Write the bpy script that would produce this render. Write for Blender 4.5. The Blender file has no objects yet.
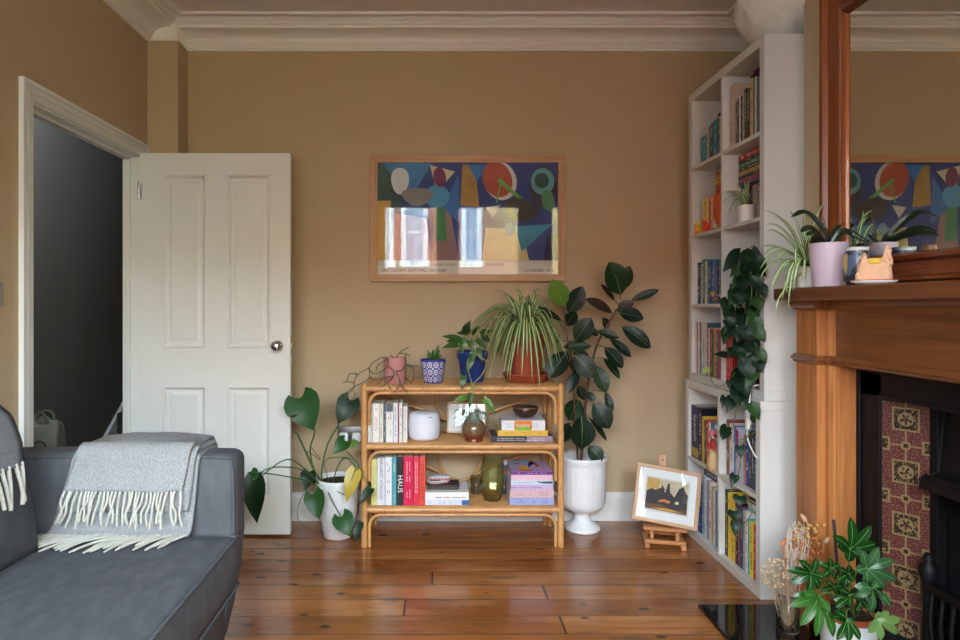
import bpy, bmesh, math, random
from mathutils import Vector, Matrix, noise as mnoise
random.seed(7)
SC = bpy.context.scene
COL = SC.collection
V = Vector
CAMZ, F, VX, VY = 1.181, 640.0, 435.0, 305.0
def P(px, py, d):                       # a point seen at (px,py) lying d metres in front of the camera
    return V(((px-VX)*d/F, d, CAMZ-(py-VY)*d/F))
def PX(px, X): return X*F/(px-VX)       # depth at which plane X is seen at column px

# ------------------------------------------------------------------ materials
def lin(c):
    out = []
    for v in c[:3]:
        v = max(0, min(255, v))/255.0
        out.append(v/12.92 if v <= .04045 else ((v+.055)/1.055)**2.4)
    return (out[0], out[1], out[2], 1.0)
class G:
    def __init__(s, name):
        s.m = bpy.data.materials.new(name); s.m.use_nodes = True
        s.nt = s.m.node_tree; s.b = s.nt.nodes['Principled BSDF']
        s.co = None
    def node(s, t, **kw):
        n = s.nt.nodes.new(t)
        for k, v in kw.items(): setattr(n, k, v)
        return n
    def put(s, sock, v):
        if isinstance(v, bpy.types.NodeSocket): s.nt.links.new(v, sock)
        elif v is not None: sock.default_value = v
    def math(s, op, *a, clamp=False):
        n = s.node('ShaderNodeMath', operation=op, use_clamp=clamp)
        for i, x in enumerate(a): s.put(n.inputs[i], x)
        return n.outputs[0]
    def pos(s):
        if s.co is None:
            t = s.node('ShaderNodeTexCoord'); p = s.node('ShaderNodeSeparateXYZ')
            s.nt.links.new(t.outputs['Object'], p.inputs[0])
            s.co = (p.outputs[0], p.outputs[1], p.outputs[2]); s.vec = t.outputs['Object']
        return s.co
    def comb(s, x, y, z):
        n = s.node('ShaderNodeCombineXYZ')
        for i, v in enumerate((x, y, z)): s.put(n.inputs[i], v)
        return n.outputs[0]
    def noise(s, vec, scale, detail=2.0, rough=.5, dist=0.0):
        n = s.node('ShaderNodeTexNoise'); s.put(n.inputs['Vector'], vec)
        n.inputs['Scale'].default_value = scale; n.inputs['Detail'].default_value = detail
        n.inputs['Roughness'].default_value = rough; n.inputs['Distortion'].default_value = dist
        return n.outputs[0]
    def voro(s, vec, scale, out='Distance', feature='F1'):
        n = s.node('ShaderNodeTexVoronoi', feature=feature); s.put(n.inputs['Vector'], vec)
        n.inputs['Scale'].default_value = scale
        return n.outputs[out]
    def white(s, w):
        n = s.node('ShaderNodeTexWhiteNoise', noise_dimensions='1D'); s.put(n.inputs['W'], w)
        return n.outputs['Value']
    def mix(s, f, a, b):
        n = s.node('ShaderNodeMix', data_type='RGBA')
        s.put(n.inputs[0], f); s.put(n.inputs[6], a); s.put(n.inputs[7], b)
        return n.outputs[2]
    def step(s, x, lo, hi):              # smooth 0..1 ramp
        n = s.node('ShaderNodeMapRange', interpolation_type='SMOOTHSTEP')
        s.put(n.inputs[0], x); n.inputs[1].default_value = lo; n.inputs[2].default_value = hi
        return n.outputs[0]
    def bump(s, h, strength, dist=.01):
        n = s.node('ShaderNodeBump'); s.put(n.inputs['Height'], h)
        n.inputs['Strength'].default_value = strength; n.inputs['Distance'].default_value = dist
        s.nt.links.new(n.outputs[0], s.b.inputs['Normal'])
    def done(s, col, rough=.5, metal=0.0, spec=.5, coat=0.0, coat_rough=.1, sub=None):
        s.put(s.b.inputs['Base Color'], col); s.put(s.b.inputs['Roughness'], rough)
        s.b.inputs['Metallic'].default_value = metal; s.b.inputs['Specular IOR Level'].default_value = spec
        s.b.inputs['Coat Weight'].default_value = coat; s.b.inputs['Coat Roughness'].default_value = coat_rough
        return s.m
_MC = {}
def pbr(c, rough=.5, metal=0.0, spec=.4, var=.08, vs=9.0, bump=0.0, bs=60.0, coat=0.0, name='paint'):
    key = (tuple(c), rough, metal, spec, var, vs, bump, bs, coat)
    if key in _MC: return _MC[key]
    g = G(name); g.pos()
    col = lin(c)
    if var > 0:
        a = tuple(x*(1-var) for x in col[:3])+(1,); b = tuple(min(1, x*(1+var)) for x in col[:3])+(1,)
        col = g.mix(g.noise(g.vec, vs, 3.0), a, b)
    if bump > 0: g.bump(g.noise(g.vec, bs, 3.0), bump, .004)
    _MC[key] = g.done(col, rough, metal, spec, coat)
    return _MC[key]
def wood(name, c1, c2, axis=0, scale=1.0, rough=.4, coat=0.0, knots=False):
    g = G(name); x, y, z = g.pos()
    k = [28.0, 28.0, 28.0]; k[axis] = 1.6
    v = g.comb(g.math('MULTIPLY', x, k[0]*scale), g.math('MULTIPLY', y, k[1]*scale), g.math('MULTIPLY', z, k[2]*scale))
    n1 = g.noise(v, 1.0, 4.0, .6, .4)
    col = g.mix(g.step(n1, .3, .72), lin(c1), lin(c2))
    k2 = [90.0]*3; k2[axis] = 3.0
    v2 = g.comb(g.math('MULTIPLY', x, k2[0]), g.math('MULTIPLY', y, k2[1]), g.math('MULTIPLY', z, k2[2]))
    n2 = g.noise(v2, 1.0, 2.0)
    dk = tuple(t*.62 for t in lin(c1)[:3])+(1,)
    col = g.mix(g.math('MULTIPLY', g.step(n2, .52, .75), .55), col, dk)
    g.bump(n2, .08, .002)
    return g.done(col, rough, coat=coat)

# ------------------------------------------------------------------ mesh builder
class MB:
    def __init__(s): s.v = []; s.f = []; s.m = []; s.s = []
    def add(s, vs, fs, mi=0, smooth=False):
        o = len(s.v); s.v += [V(p) for p in vs]
        for k, f in enumerate(fs):
            s.f.append([i+o for i in f]); s.m.append(mi[k] if isinstance(mi, list) else mi); s.s.append(smooth)
        return s
    def box(s, x0, x1, y0, y1, z0, z1, mi=0):
        vs = [(x, y, z) for x in (x0, x1) for y in (y0, y1) for z in (z0, z1)]
        return s.add(vs, [(0, 1, 3, 2), (4, 6, 7, 5), (0, 4, 5, 1), (2, 3, 7, 6), (0, 2, 6, 4), (1, 5, 7, 3)], mi)
    def rbox(s, x0, x1, y0, y1, z0, z1, r, n=6, mi=0, fn=None):
        c = V(((x0+x1)/2, (y0+y1)/2, (z0+z1)/2)); h = V((abs(x1-x0)/2, abs(y1-y0)/2, abs(z1-z0)/2))
        r = min(r, h.x, h.y, h.z)
        bm = bmesh.new(); bmesh.ops.create_cube(bm, size=2.0)
        bmesh.ops.subdivide_edges(bm, edges=bm.edges[:], cuts=n, use_grid_fill=True)
        def dist(a, hh):                 # push grid lines into the rounded borders
            k = (hh-r)/hh if hh > r else 0
            t = abs(a); sg = 1 if a >= 0 else -1
            if t <= .5: return sg*(t/.5)*k
            return sg*(k+(1-k)*(t-.5)/.5)
        vs = []
        for v in bm.verts:
            p = V((dist(v.co.x, h.x)*h.x, dist(v.co.y, h.y)*h.y, dist(v.co.z, h.z)*h.z))
            q = V(tuple(max(-(h[i]-r), min(h[i]-r, p[i])) for i in range(3)))
            d = p-q
            if d.length > 1e-9: p = q+d.normalized()*r
            w = c+p
            if fn: w = fn(w, V((p.x/h.x, p.y/h.y, p.z/h.z)))
            vs.append(w)
        bm.verts.index_update()
        fs = [[v.index for v in f.verts] for f in bm.faces]; bm.free()
        return s.add(vs, fs, mi, True)
    def lathe(s, prof, c=(0, 0, 0), n=32, mi=0, fn=None, smooth=True, cap=True):
        vs = []; fs = []
        for (r, z) in prof:
            for k in range(n):
                a = 2*math.pi*k/n; rr = fn(r, z, a) if fn else r
                vs.append((c[0]+rr*math.cos(a), c[1]+rr*math.sin(a), c[2]+z))
        for i in range(len(prof)-1):
            for k in range(n):
                k2 = (k+1) % n
                fs.append((i*n+k, i*n+k2, (i+1)*n+k2, (i+1)*n+k))
        s.add(vs, fs, mi, smooth)
        if cap:
            if prof[0][0] > 1e-4: s.add([vs[k] for k in range(n)], [tuple(range(n))], mi)
            if prof[-1][0] > 1e-4: s.add([vs[(len(prof)-1)*n+k] for k in range(n)], [tuple(range(n))], mi)
        return s
    def tube(s, pts, r, n=8, mi=0, cap=True):
        pts = [V(p) for p in pts]; m = len(pts)
        rr = r if isinstance(r, (list, tuple)) else [r]*m
        t0 = (pts[1]-pts[0]).normalized()
        u = t0.cross(V((0, 0, 1)))
        if u.length < .1: u = t0.cross(V((1, 0, 0)))
        u.normalize(); vs = []; fs = []
        for i in range(m):
            t = (pts[min(i+1, m-1)]-pts[max(i-1, 0)])
            if t.length < 1e-9: t = t0
            t.normalize(); u = u-t*u.dot(t)
            if u.length < 1e-6: u = t.orthogonal()
            u.normalize(); w = t.cross(u)
            for k in range(n):
                a = 2*math.pi*k/n
                vs.append(pts[i]+(u*math.cos(a)+w*math.sin(a))*rr[i])
        for i in range(m-1):
            for k in range(n):
                k2 = (k+1) % n
                fs.append((i*n+k, i*n+k2, (i+1)*n+k2, (i+1)*n+k))
        s.add(vs, fs, mi, True)
        if cap: s.add([vs[k] for k in range(n)]+vs[-n:], [tuple(range(n)), tuple(range(n, 2*n))], mi)
        return s
    def prism(s, poly, fn, mi=0, smooth=False):     # poly 2d, fn(p, side) -> 3d for side 0 / 1
        n = len(poly)
        vs = [fn(p, 0) for p in poly]+[fn(p, 1) for p in poly]
        fs = [tuple(range(n)), tuple(range(2*n-1, n-1, -1))]+[(k, (k+1) % n, n+(k+1) % n, n+k) for k in range(n)]
        return s.add(vs, fs, mi, smooth)
    def grid(s, fn, nu, nv, mi=0, smooth=True, mif=None):
        vs = [fn(i/(nu-1), j/(nv-1)) for i in range(nu) for j in range(nv)]
        fs = []; ms = []
        for i in range(nu-1):
            for j in range(nv-1):
                fs.append((i*nv+j, i*nv+j+1, (i+1)*nv+j+1, (i+1)*nv+j)); ms.append(mif(i, j) if mif else mi)
        return s.add(vs, fs, ms, smooth)
    def sphere(s, c, r, n=16, mi=0, sc=(1, 1, 1), fn=None):
        prof = []
        vs = []; fs = []; m = n//2+1
        for i in range(m):
            th = math.pi*i/(m-1)
            for k in range(n):
                a = 2*math.pi*k/n
                d = V((math.sin(th)*math.cos(a), math.sin(th)*math.sin(a), math.cos(th)))
                q = r*(fn(d) if fn else 1)
                vs.append((c[0]+d.x*q*sc[0], c[1]+d.y*q*sc[1], c[2]+d.z*q*sc[2]))
        for i in range(m-1):
            for k in range(n):
                k2 = (k+1) % n; fs.append((i*n+k, (i+1)*n+k, (i+1)*n+k2, i*n+k2))
        return s.add(vs, fs, mi, True)

def catmull(pts, n=6):
    pts = [V(p) for p in pts]; out = []
    q = [pts[0]*2-pts[1]]+pts+[pts[-1]*2-pts[-2]]
    for i in range(1, len(q)-2):
        for k in range(n):
            t = k/n; a, b, c, d = q[i-1], q[i], q[i+1], q[i+2]
            out.append(.5*((2*b)+(c-a)*t+(2*a-5*b+4*c-d)*t*t+(3*b-a-3*c+d)*t**3))
    out.append(pts[-1]); return out
def bez(a, b, c, n=10):
    a, b, c = V(a), V(b), V(c)
    return [a*(1-t)**2+b*2*t*(1-t)+c*t*t for t in [i/n for i in range(n+1)]]
def interp(tab, t):
    for (a, va), (b, vb) in zip(tab, tab[1:]):
        if t <= b: return va+(vb-va)*(t-a)/(b-a)
    return tab[-1][1]
SHAPES = {
 'oval':  [(0, .06), (.08, .35), (.2, .68), (.4, .95), (.55, 1), (.75, .82), (.88, .5), (.96, .2), (1, 0)],
 'heart': [(0, .5), (.06, .8), (.18, 1), (.35, .97), (.55, .76), (.75, .44), (.9, .16), (1, 0)],
 'lance': [(0, .3), (.2, .5), (.45, .95), (.6, 1), (.8, .6), (.93, .2), (1, 0)],
 'lobe':  [(0, .34), (.22, .56), (.45, .92), (.66, 1), (.82, .8), (.93, .42), (1, .02)],
 'strap': [(0, .6), (.2, .95), (.5, 1), (.8, .75), (.95, .35), (1, .05)],
}
def leaf(mb, base, tip, w, up=(0, -1, .5), fold=.18, sag=.06, shape='oval', mi=0, rib=None, n=10, skip=(), lobe=.24, wave=0.0):
    B, T = V(base), V(tip); d = T-B; L = d.length; dn = d.normalized(); up = V(up)
    side = dn.cross(up)
    if side.length < .05: side = dn.orthogonal()
    side.normalize(); nr = side.cross(dn).normalized()
    if nr.dot(up) < 0: nr = -nr
    tab = SHAPES[shape]; cols = (-1, -.5, 0, .5, 1); vs = []; fs = []
    ph = random.random()*6
    for i in range(n+1):
        t = i/n; hw = interp(tab, t)*w/2
        for c in cols:
            p = B+d*t+side*(c*hw)+nr*(abs(c)*fold*hw+sag*L*4*t*(1-t)-sag*L*1.2*t*t+wave*w*math.sin(t*9+ph+c)*abs(c))
            if shape == 'heart': p -= dn*(lobe*L*c*c*(1-t)**4)
            vs.append(p)
    for i in range(n):
        for j in range(4):
            if (i, j) in skip: continue
            fs.append((i*5+j, i*5+j+1, (i+1)*5+j+1, (i+1)*5+j))
    mb.add(vs, fs, mi, True)
    if rib is not None:
        mb.tube([vs[i*5+2]+nr*.0012 for i in range(0, n)], [max(.0006, w*.016*(1-i/n)) for i in range(n)], 5, rib, False)
def blade(mb, pts, w, up=(0, -1, .4), mi=0, mc=1, fold=.2):
    m = len(pts); vs = []; fs = []; ms = []
    cols = (-1, -.3, .3, 1)
    for i, p in enumerate(pts):
        t = i/(m-1); tg = (pts[min(i+1, m-1)]-pts[max(i-1, 0)]).normalized()
        sd = tg.cross(V(up)); sd = sd.normalized() if sd.length > .05 else tg.orthogonal().normalized()
        nr = sd.cross(tg); hw = interp(SHAPES['strap'], t)*w/2
        for c in cols: vs.append(p+sd*c*hw+nr*(abs(c)*fold*hw))
    for i in range(m-1):
        for j in range(3):
            fs.append((i*4+j, i*4+j+1, i*4+5+j, i*4+4+j)); ms.append(mc if j == 1 else mi)
    mb.add(vs, fs, ms, True)

# ------------------------------------------------------------------ objects
ORG = {}
def _mesh(name, mb, mats, org):
    me = bpy.data.meshes.new(name)
    me.from_pydata([tuple(v-org) for v in mb.v], [], mb.f)
    mats = mats if isinstance(mats, (list, tuple)) else [mats]
    for m in mats: me.materials.append(m)
    me.polygons.foreach_set('material_index', mb.m); me.polygons.foreach_set('use_smooth', mb.s)
    me.update()
    return me
def tag(o, label=None, cat=None, group=None, kind=None):
    for k, v in (('label', label), ('category', cat), ('group', group), ('kind', kind)):
        if v: o[k] = v
    return o
def thing(name, label, cat, loc, rot=(0, 0, 0), group=None):
    o = bpy.data.objects.new(name, None); COL.objects.link(o)
    o.empty_display_size = .05; o.location = loc; o.rotation_euler = rot
    ORG[o.name] = V(loc); return tag(o, label, cat, group)
def part(par, name, mb, mats, label=None, local=False, kind=None, bevel=0):
    org = V((0, 0, 0)) if local else ORG[par.name]
    o = bpy.data.objects.new(name, _mesh(name, mb, mats, org)); COL.objects.link(o)
    o.parent = par; ORG[o.name] = ORG[par.name]
    if label: o['label'] = label
    if kind: o['kind'] = kind
    if bevel: bev(o, bevel)
    return o
def bev(o, w, seg=2):
    b = o.modifiers.new('bevel', 'BEVEL'); b.width = w; b.segments = seg; b.limit_method = 'ANGLE'
    return o
def solo(name, mb, mats, label=None, cat=None, group=None, kind=None, bevel=0, org=None):
    if org is None:
        if kind == 'structure': org = V((0, 0, 0))
        else:
            xs = [v.x for v in mb.v]; ys = [v.y for v in mb.v]; zs = [v.z for v in mb.v]
            org = V(((min(xs)+max(xs))/2, (min(ys)+max(ys))/2, min(zs)))
    o = bpy.data.objects.new(name, _mesh(name, mb, mats, V(org))); COL.objects.link(o)
    o.location = org; ORG[o.name] = V(org)
    if bevel: bev(o, bevel)
    return tag(o, label, cat, group, kind)
def lettering(par, text, mat, loc, xdir, ydir, size, align='CENTER', name='lettering', local=True, sx=1.0):
    cu = bpy.data.curves.new(name, 'FONT'); cu.body = text; cu.size = size
    cu.align_x = align; cu.align_y = 'CENTER'; cu.resolution_u = 2
    cu.materials.append(mat)
    tmp = bpy.data.objects.new(name, cu); COL.objects.link(tmp)
    me = bpy.data.meshes.new_from_object(tmp); bpy.data.objects.remove(tmp); bpy.data.curves.remove(cu)
    if not me.materials: me.materials.append(mat)
    o = bpy.data.objects.new(name, me); COL.objects.link(o); o.parent = par
    x, y = V(xdir).normalized(), V(ydir).normalized(); z = x.cross(y)
    loc = V(loc) if local else V(loc)-ORG[par.name]
    m = Matrix(((x.x*sx, y.x, z.x, loc.x), (x.y*sx, y.y, z.y, loc.y), (x.z*sx, y.z, z.z, loc.z), (0, 0, 0, 1)))
    o.matrix_local = m; ORG[o.name] = ORG[par.name]
    return o

# shared materials
WHITE = pbr((222, 222, 220), .42, var=.03, name='white_gloss')
PAGES = pbr((226, 218, 200), .8, var=.06, vs=40, name='pages')
CHROME = pbr((200, 198, 195), .15, 1.0, var=0, name='chrome')
SOIL = pbr((48, 34, 24), .95, var=.4, vs=60, bump=.6, name='soil')
BLACKT = pbr((24, 24, 28), .5, var=0, name='dark_ink')
WHITET = pbr((240, 238, 232), .5, var=0, name='white_ink')
SKY, EXPO = 10.0, 2.24
# ================================================================== ROOM
XL, XR, XB, YB, YF, ZC = -1.52, 1.715, 1.47, 3.516, -0.9, 2.70
BY0, BY1 = 0.90, 2.55                   # chimney breast
def paint_wall(name, c):
    g = G(name); g.pos()
    n = g.noise(g.vec, 1.3, 3.0)
    a = lin(c); b = tuple(x*1.06 for x in a[:3])+(1,)
    g.bump(g.noise(g.vec, 220, 2.0), .06, .002)
    return g.done(g.mix(n, a, b), .6, spec=.35)
TAN = paint_wall('tan_wall_paint', (184, 162, 131))
CEIL = paint_wall('ceiling_paint', (226, 219, 214))
CORN = pbr((240, 235, 229), .5, var=.02, vs=3, name='cornice_white')
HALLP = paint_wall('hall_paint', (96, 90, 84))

# floorboards running left to right
g = G('varnished_pine_boards'); x, y, z = g.pos()
W = .135
bi = g.math('FLOOR', g.math('DIVIDE', y, W)); r1 = g.white(bi); r2 = g.white(g.math('ADD', bi, 37.3))
fy = g.math('FRACT', g.math('DIVIDE', y, W))
xs = g.math('ADD', x, g.math('MULTIPLY', r1, 5.0))
jx = g.math('DIVIDE', xs, 4.6); ji = g.math('FLOOR', jx); fj = g.math('FRACT', jx)
r3 = g.white(g.math('ADD', g.math('MULTIPLY', bi, 7.1), g.math('MULTIPLY', ji, 3.7)))
gv = g.comb(g.math('MULTIPLY', xs, 2.2), g.math('MULTIPLY', y, 34.0), g.math('MULTIPLY', r1, 9.0))
gr = g.noise(gv, 1.0, 5.0, .62, .6)
col = g.mix(r3, lin((176, 112, 60)), lin((140, 82, 40)))
col = g.mix(g.step(gr, .42, .8), col, lin((104, 58, 28)))
blot = g.noise(g.comb(g.math('MULTIPLY', xs, 1.4), g.math('MULTIPLY', y, 5.0), 0.0), 1.0, 3.0, .6)
col = g.mix(g.math('MULTIPLY', g.step(blot, .5, .75), .5), col, lin((198, 146, 96)))
wear = g.noise(g.comb(g.math('MULTIPLY', x, 2.3), g.math('MULTIPLY', y, 15.0), 4.0), 1.0, 4.0, .7)
col = g.mix(g.math('MULTIPLY', g.step(wear, .58, .66), .6), col, lin((84, 66, 46)))
kv = g.comb(g.math('MULTIPLY', xs, 5.0), g.math('MULTIPLY', y, 9.5), g.math('MULTIPLY', bi, 1.7))
kd = g.voro(kv, 1.0)
kn = g.noise(g.comb(g.math('MULTIPLY', xs, 9.0), g.math('MULTIPLY', y, 9.0), 0.0), 1.0, 2.0)
kd = g.math('ADD', kd, g.math('MULTIPLY', g.math('SUBTRACT', kn, .5), .12))
knot = g.math('SUBTRACT', 1.0, g.step(kd, .07, .15))
col = g.mix(g.math('MULTIPLY', knot, .95), col, lin((46, 24, 14)))
fk = g.step(g.noise(g.comb(g.math('MULTIPLY', xs, 14), g.math('MULTIPLY', y, 26), 2.0), 1.0, 3.0, .6), .68, .74)
col = g.mix(g.math('MULTIPLY', fk, .7), col, lin((70, 42, 24)))
gap = g.math('MAXIMUM', g.math('SUBTRACT', 1.0, g.step(g.math('MINIMUM', fy, g.math('SUBTRACT', 1.0, fy)), .006, .018)),
             g.math('SUBTRACT', 1.0, g.step(g.math('MINIMUM', fj, g.math('SUBTRACT', 1.0, fj)), .0006, .0014)))
col = g.mix(g.math('MULTIPLY', gap, .85), col, lin((38, 24, 16)))
g.bump(g.math('SUBTRACT', g.math('MULTIPLY', gr, .25), gap), .35, .003)
FLOORM = g.done(col, g.math('ADD', .15, g.math('MULTIPLY', gr, .16)), spec=.5, coat=.3, coat_rough=.18)

solo('floor', MB().box(XL-.1, XR+.1, YF-.1, YB+.1, -.08, 0), FLOORM, kind='structure')
solo('ceiling', MB().box(XL-.1, XR+.1, YF-.1, YB+.1, ZC, ZC+.1), CEIL, kind='structure')
solo('wall_back', MB().box(XL-.1, XR+.1, YB, YB+.1, 0, ZC), TAN, kind='structure')
DY0, DY1, DZ = 2.396, 3.303, 1.957
m = MB().box(XL-.085, XL, YF, DY0, 0, ZC).box(XL-.085, XL, DY1, YB, 0, ZC).box(XL-.085, XL, DY0, DY1, DZ, ZC)
solo('wall_left', m, TAN, kind='structure')
m = MB().box(XR, XR+.1, BY1, YB, 0, ZC).box(XR, XR+.1, YF, BY0, 0, ZC)
solo('wall_right', m, TAN, kind='structure')
# chimney breast around the fire opening
OY0, OY1, OZ = 1.30, 2.256, .985
m = MB().box(XB, XR+.1, BY0, OY0, 0, ZC).box(XB, XR+.1, OY1, BY1, 0, ZC).box(XB, XR+.1, OY0, OY1, OZ, ZC)
m.box(XR+.1, XR+.2, OY0, OY1, 0, OZ)
solo('wall_chimney', m, TAN, kind='structure')
# boxed-in corner pier: tan below, painted with the cornice above
solo('wall_pier', MB().box(XL, -1.357, 3.38, YB, 0, 2.577), TAN, kind='structure')
m = MB().rbox(XL+.0, -1.357, 3.378, YB, 2.577, ZC-.001, .012, 4)
solo('trim_1', m, CORN, kind='structure')

# cornice
prof = [(0, -.127), (.015, -.127), (.015, -.117), (.021, -.115), (.021, -.107), (.029, -.105), (.029, -.094), (.036, -.091)]
for k in range(9):
    a = k/8*math.pi/2
    prof.append((.036+.082*(1-math.cos(a)), -.091+.041*math.sin(a)))
prof += [(.126, -.05), (.126, -.036), (.14, -.034), (.14, -.024), (.15, -.022), (.16, -.013), (.16, -.0005), (.186, -.0005), (.186, -.013), (.204, -.013), (.204, .0)]
path = [(XL, YF), (XL, YB), (XR, YB), (XR, BY1), (XB, BY1), (XB, BY0), (XR, BY0), (XR, YF)]
def sweep(path, prof, z0):
    mb = MB(); n = len(prof); vs = []; fs = []
    nm = [V((b[1]-a[1], -(b[0]-a[0]))).normalized() for a, b in zip(path, path[1:])]
    for i, p in enumerate(path):
        if i == 0: o = nm[0]
        elif i == len(path)-1: o = nm[-1]
        else: o = nm[i-1]+nm[i]
        for (q, h) in prof: vs.append((p[0]+o.x*q, p[1]+o.y*q, z0+h))
    for i in range(len(path)-1):
        for k in range(n-1): fs.append((i*n+k, i*n+k+1, (i+1)*n+k+1, (i+1)*n+k))
    return mb.add(vs, fs)
solo('trim_2', sweep(path, prof, ZC), CORN, kind='structure')
# skirting boards
sk = [(0, .155), (.008, .155), (.011, .148), (.011, .138), (.016, .13), (.018, .118), (.018, 0)]
solo('baseboard_back', sweep([(-1.357, 3.38), (-1.357, YB), (XR, YB)][1:], sk, 0), WHITE, kind='structure')
solo('baseboard_left', sweep([(XL, YF), (XL, 2.336)], sk, 0), WHITE, kind='structure')
solo('baseboard_right', sweep([(XR, YB-.018), (XR, BY1), (XB, BY1), (XB, 2.44)], sk, 0), WHITE, kind='structure')

# door casing
m = MB()
XA = XL
def arch(mb, y0, y1, z0, z1):
    mb.box(XA, XA+.012, y0, y1, z0, z1)
m.box(XA, XA+.02, 2.336, 2.352, 0, 2.017).box(XA, XA+.012, 2.352, 2.404, 0, 2.001)
m.box(XA, XA+.02, 3.347, 3.363, 0, 2.017).box(XA, XA+.012, 3.292, 3.347, 0, 2.001)
m.box(XA, XA+.02, 2.352, 3.347, 2.001, 2.017).box(XA, XA+.0119, 2.404, 3.292, 1.947, 2.001)
m.box(XA+.012, XA+.016, 2.368, 3.331, 1.975, 1.983).box(XA+.012, XA+.016, 2.368, 2.376, 0, 1.975)
m.box(XL-.086, XL, DY0, DY0+.006, 0, DZ).box(XL-.086, XL, DY1-.012, DY1, 0, DZ).box(XL-.086, XL, DY0+.006, DY1-.012, DZ-.016, DZ)
m.box(XL-.08, XL-.045, DY0+.006, DY0+.012, 0, DZ-.028).box(XL-.08, XL-.045, DY1-.022, DY1-.012, 0, DZ-.028).box(XL-.08, XL-.045, DY0+.006, DY1-.012, DZ-.028, DZ-.016)
solo('trim_3', m, WHITE, kind='structure')

# open four-panel door
Y0, Y1 = 3.262, 3.300
door = solo('door_1', MB(), WHITE, kind='structure', org=V((-1.505, Y0, .012)))
def build_door():
    mb = MB()
    zs = [.012, .22, .768, .962, 1.848, 1.955]; xs = [-1.505, -1.388, -1.166, -1.06, -.838, -.738]
    for i in range(5):
        for j in range(5):
            if i in (1, 3) and j in (1, 3): continue
            mb.box(xs[i], xs[i+1], Y0, Y1, zs[j], zs[j+1])
    for i in (1, 3):
        for j in (1, 3):
            x0, x1, z0, z1 = xs[i], xs[i+1], zs[j], zs[j+1]
            for (sgn, ya, yb) in ((1, Y0, Y0+.011), (-1, Y1, Y1-.011)):
                rings = [(0, ya), (.004, ya-.004*sgn), (.01, ya-.003*sgn), (.02, yb), (.034, yb), (.046, yb-.005*sgn)]
                vs = []; fs = []
                for (q, yy) in rings: vs += [(x0+q, yy, z0+q), (x1-q, yy, z0+q), (x1-q, yy, z1-q), (x0+q, yy, z1-q)]
                for k in range(len(rings)-1):
                    for c in range(4):
                        d = (c+1) % 4; fs.append((k*4+c, k*4+d, k*4+4+d, k*4+4+c))
                e = len(rings)*4-4; fs.append((e, e+1, e+2, e+3)); mb.add(vs, fs)
    return mb
me = _mesh('door_1', build_door(), WHITE, ORG[door.name]); door.data = me
knob = [(0, 0), (.024, .001), (.026, .004), (.02, .007), (.011, .01), (.009, .025), (.013, .031), (.023, .036), (.027, .046), (.024, .056), (.014, .062), (0, .064)]
def lathe_y(prof, c, sgn=-1, n=24):
    mb = MB().lathe(prof, (0, 0, 0), n)
    mb.v = [V((c[0]+v.x, c[1]+sgn*v.z, c[2]+v.y)) for v in mb.v]; return mb
kp = P(278, 345.5, Y0)
part(door, 'door_knob', lathe_y(knob, (kp.x, Y0, kp.z)), CHROME, 'chrome knob')
part(door, 'door_knob', lathe_y(knob, (kp.x, Y1, kp.z), 1), CHROME, 'chrome knob')
part(door, 'latch_plate', MB().box(-.7385, -.737, 3.27, 3.292, kp.z-.05, kp.z+.05).box(-.737, -.729, 3.275, 3.287, kp.z-.012, kp.z+.012), CHROME, 'metal latch')
for zz in (.22, 1.72):
    part(door, 'hinge', MB().tube([(-1.508, 3.256, zz), (-1.508, 3.256, zz+.09)], .006, 10).box(-1.506, -1.494, 3.2595, 3.2625, zz, zz+.08), CHROME, 'metal hinge')

# hall beyond the door
HX = -2.5
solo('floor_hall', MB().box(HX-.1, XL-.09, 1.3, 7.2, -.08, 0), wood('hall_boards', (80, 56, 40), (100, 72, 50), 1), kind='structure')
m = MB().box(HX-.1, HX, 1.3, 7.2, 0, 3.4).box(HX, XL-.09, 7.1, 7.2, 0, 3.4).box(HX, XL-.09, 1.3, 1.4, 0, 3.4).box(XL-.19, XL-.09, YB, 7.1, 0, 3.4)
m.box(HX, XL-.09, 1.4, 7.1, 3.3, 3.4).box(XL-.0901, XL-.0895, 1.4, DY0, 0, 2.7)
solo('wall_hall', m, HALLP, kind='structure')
# stair string rising along the hall wall, with treads
ST = thing('staircase', 'dark hallway stairs with a white string board, seen through the doorway', 'staircase', (HX+.4, 4.9, 0))
m = MB(); m2 = MB()
def sz(yy): return .18+(yy-4.80)*.727
pl = [(4.45, 0), (4.62, 0), (7.0, sz(7.0)-.2), (7.0, sz(7.0)), (4.47, max(.02, sz(4.47)))]
m.prism([(4.45, 0), (4.75, 0), (6.95, sz(6.95)-.16), (6.95, sz(6.95)), (4.553, .0005)], lambda p, s: V((HX+.002+.026*s, p[0], p[1]+.001)))
part(ST, 'string_board', m, WHITE, 'white string board')
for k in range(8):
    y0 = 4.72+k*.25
    part(ST, 'tread', MB().box(HX+.03, XL-.2, y0, y0+.27, 0 if k == 0 else k*.18-.02, .18*(k+1)-.02), pbr((70, 62, 58), .9, bump=.5, bs=200, name='stair_carpet'))

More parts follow.
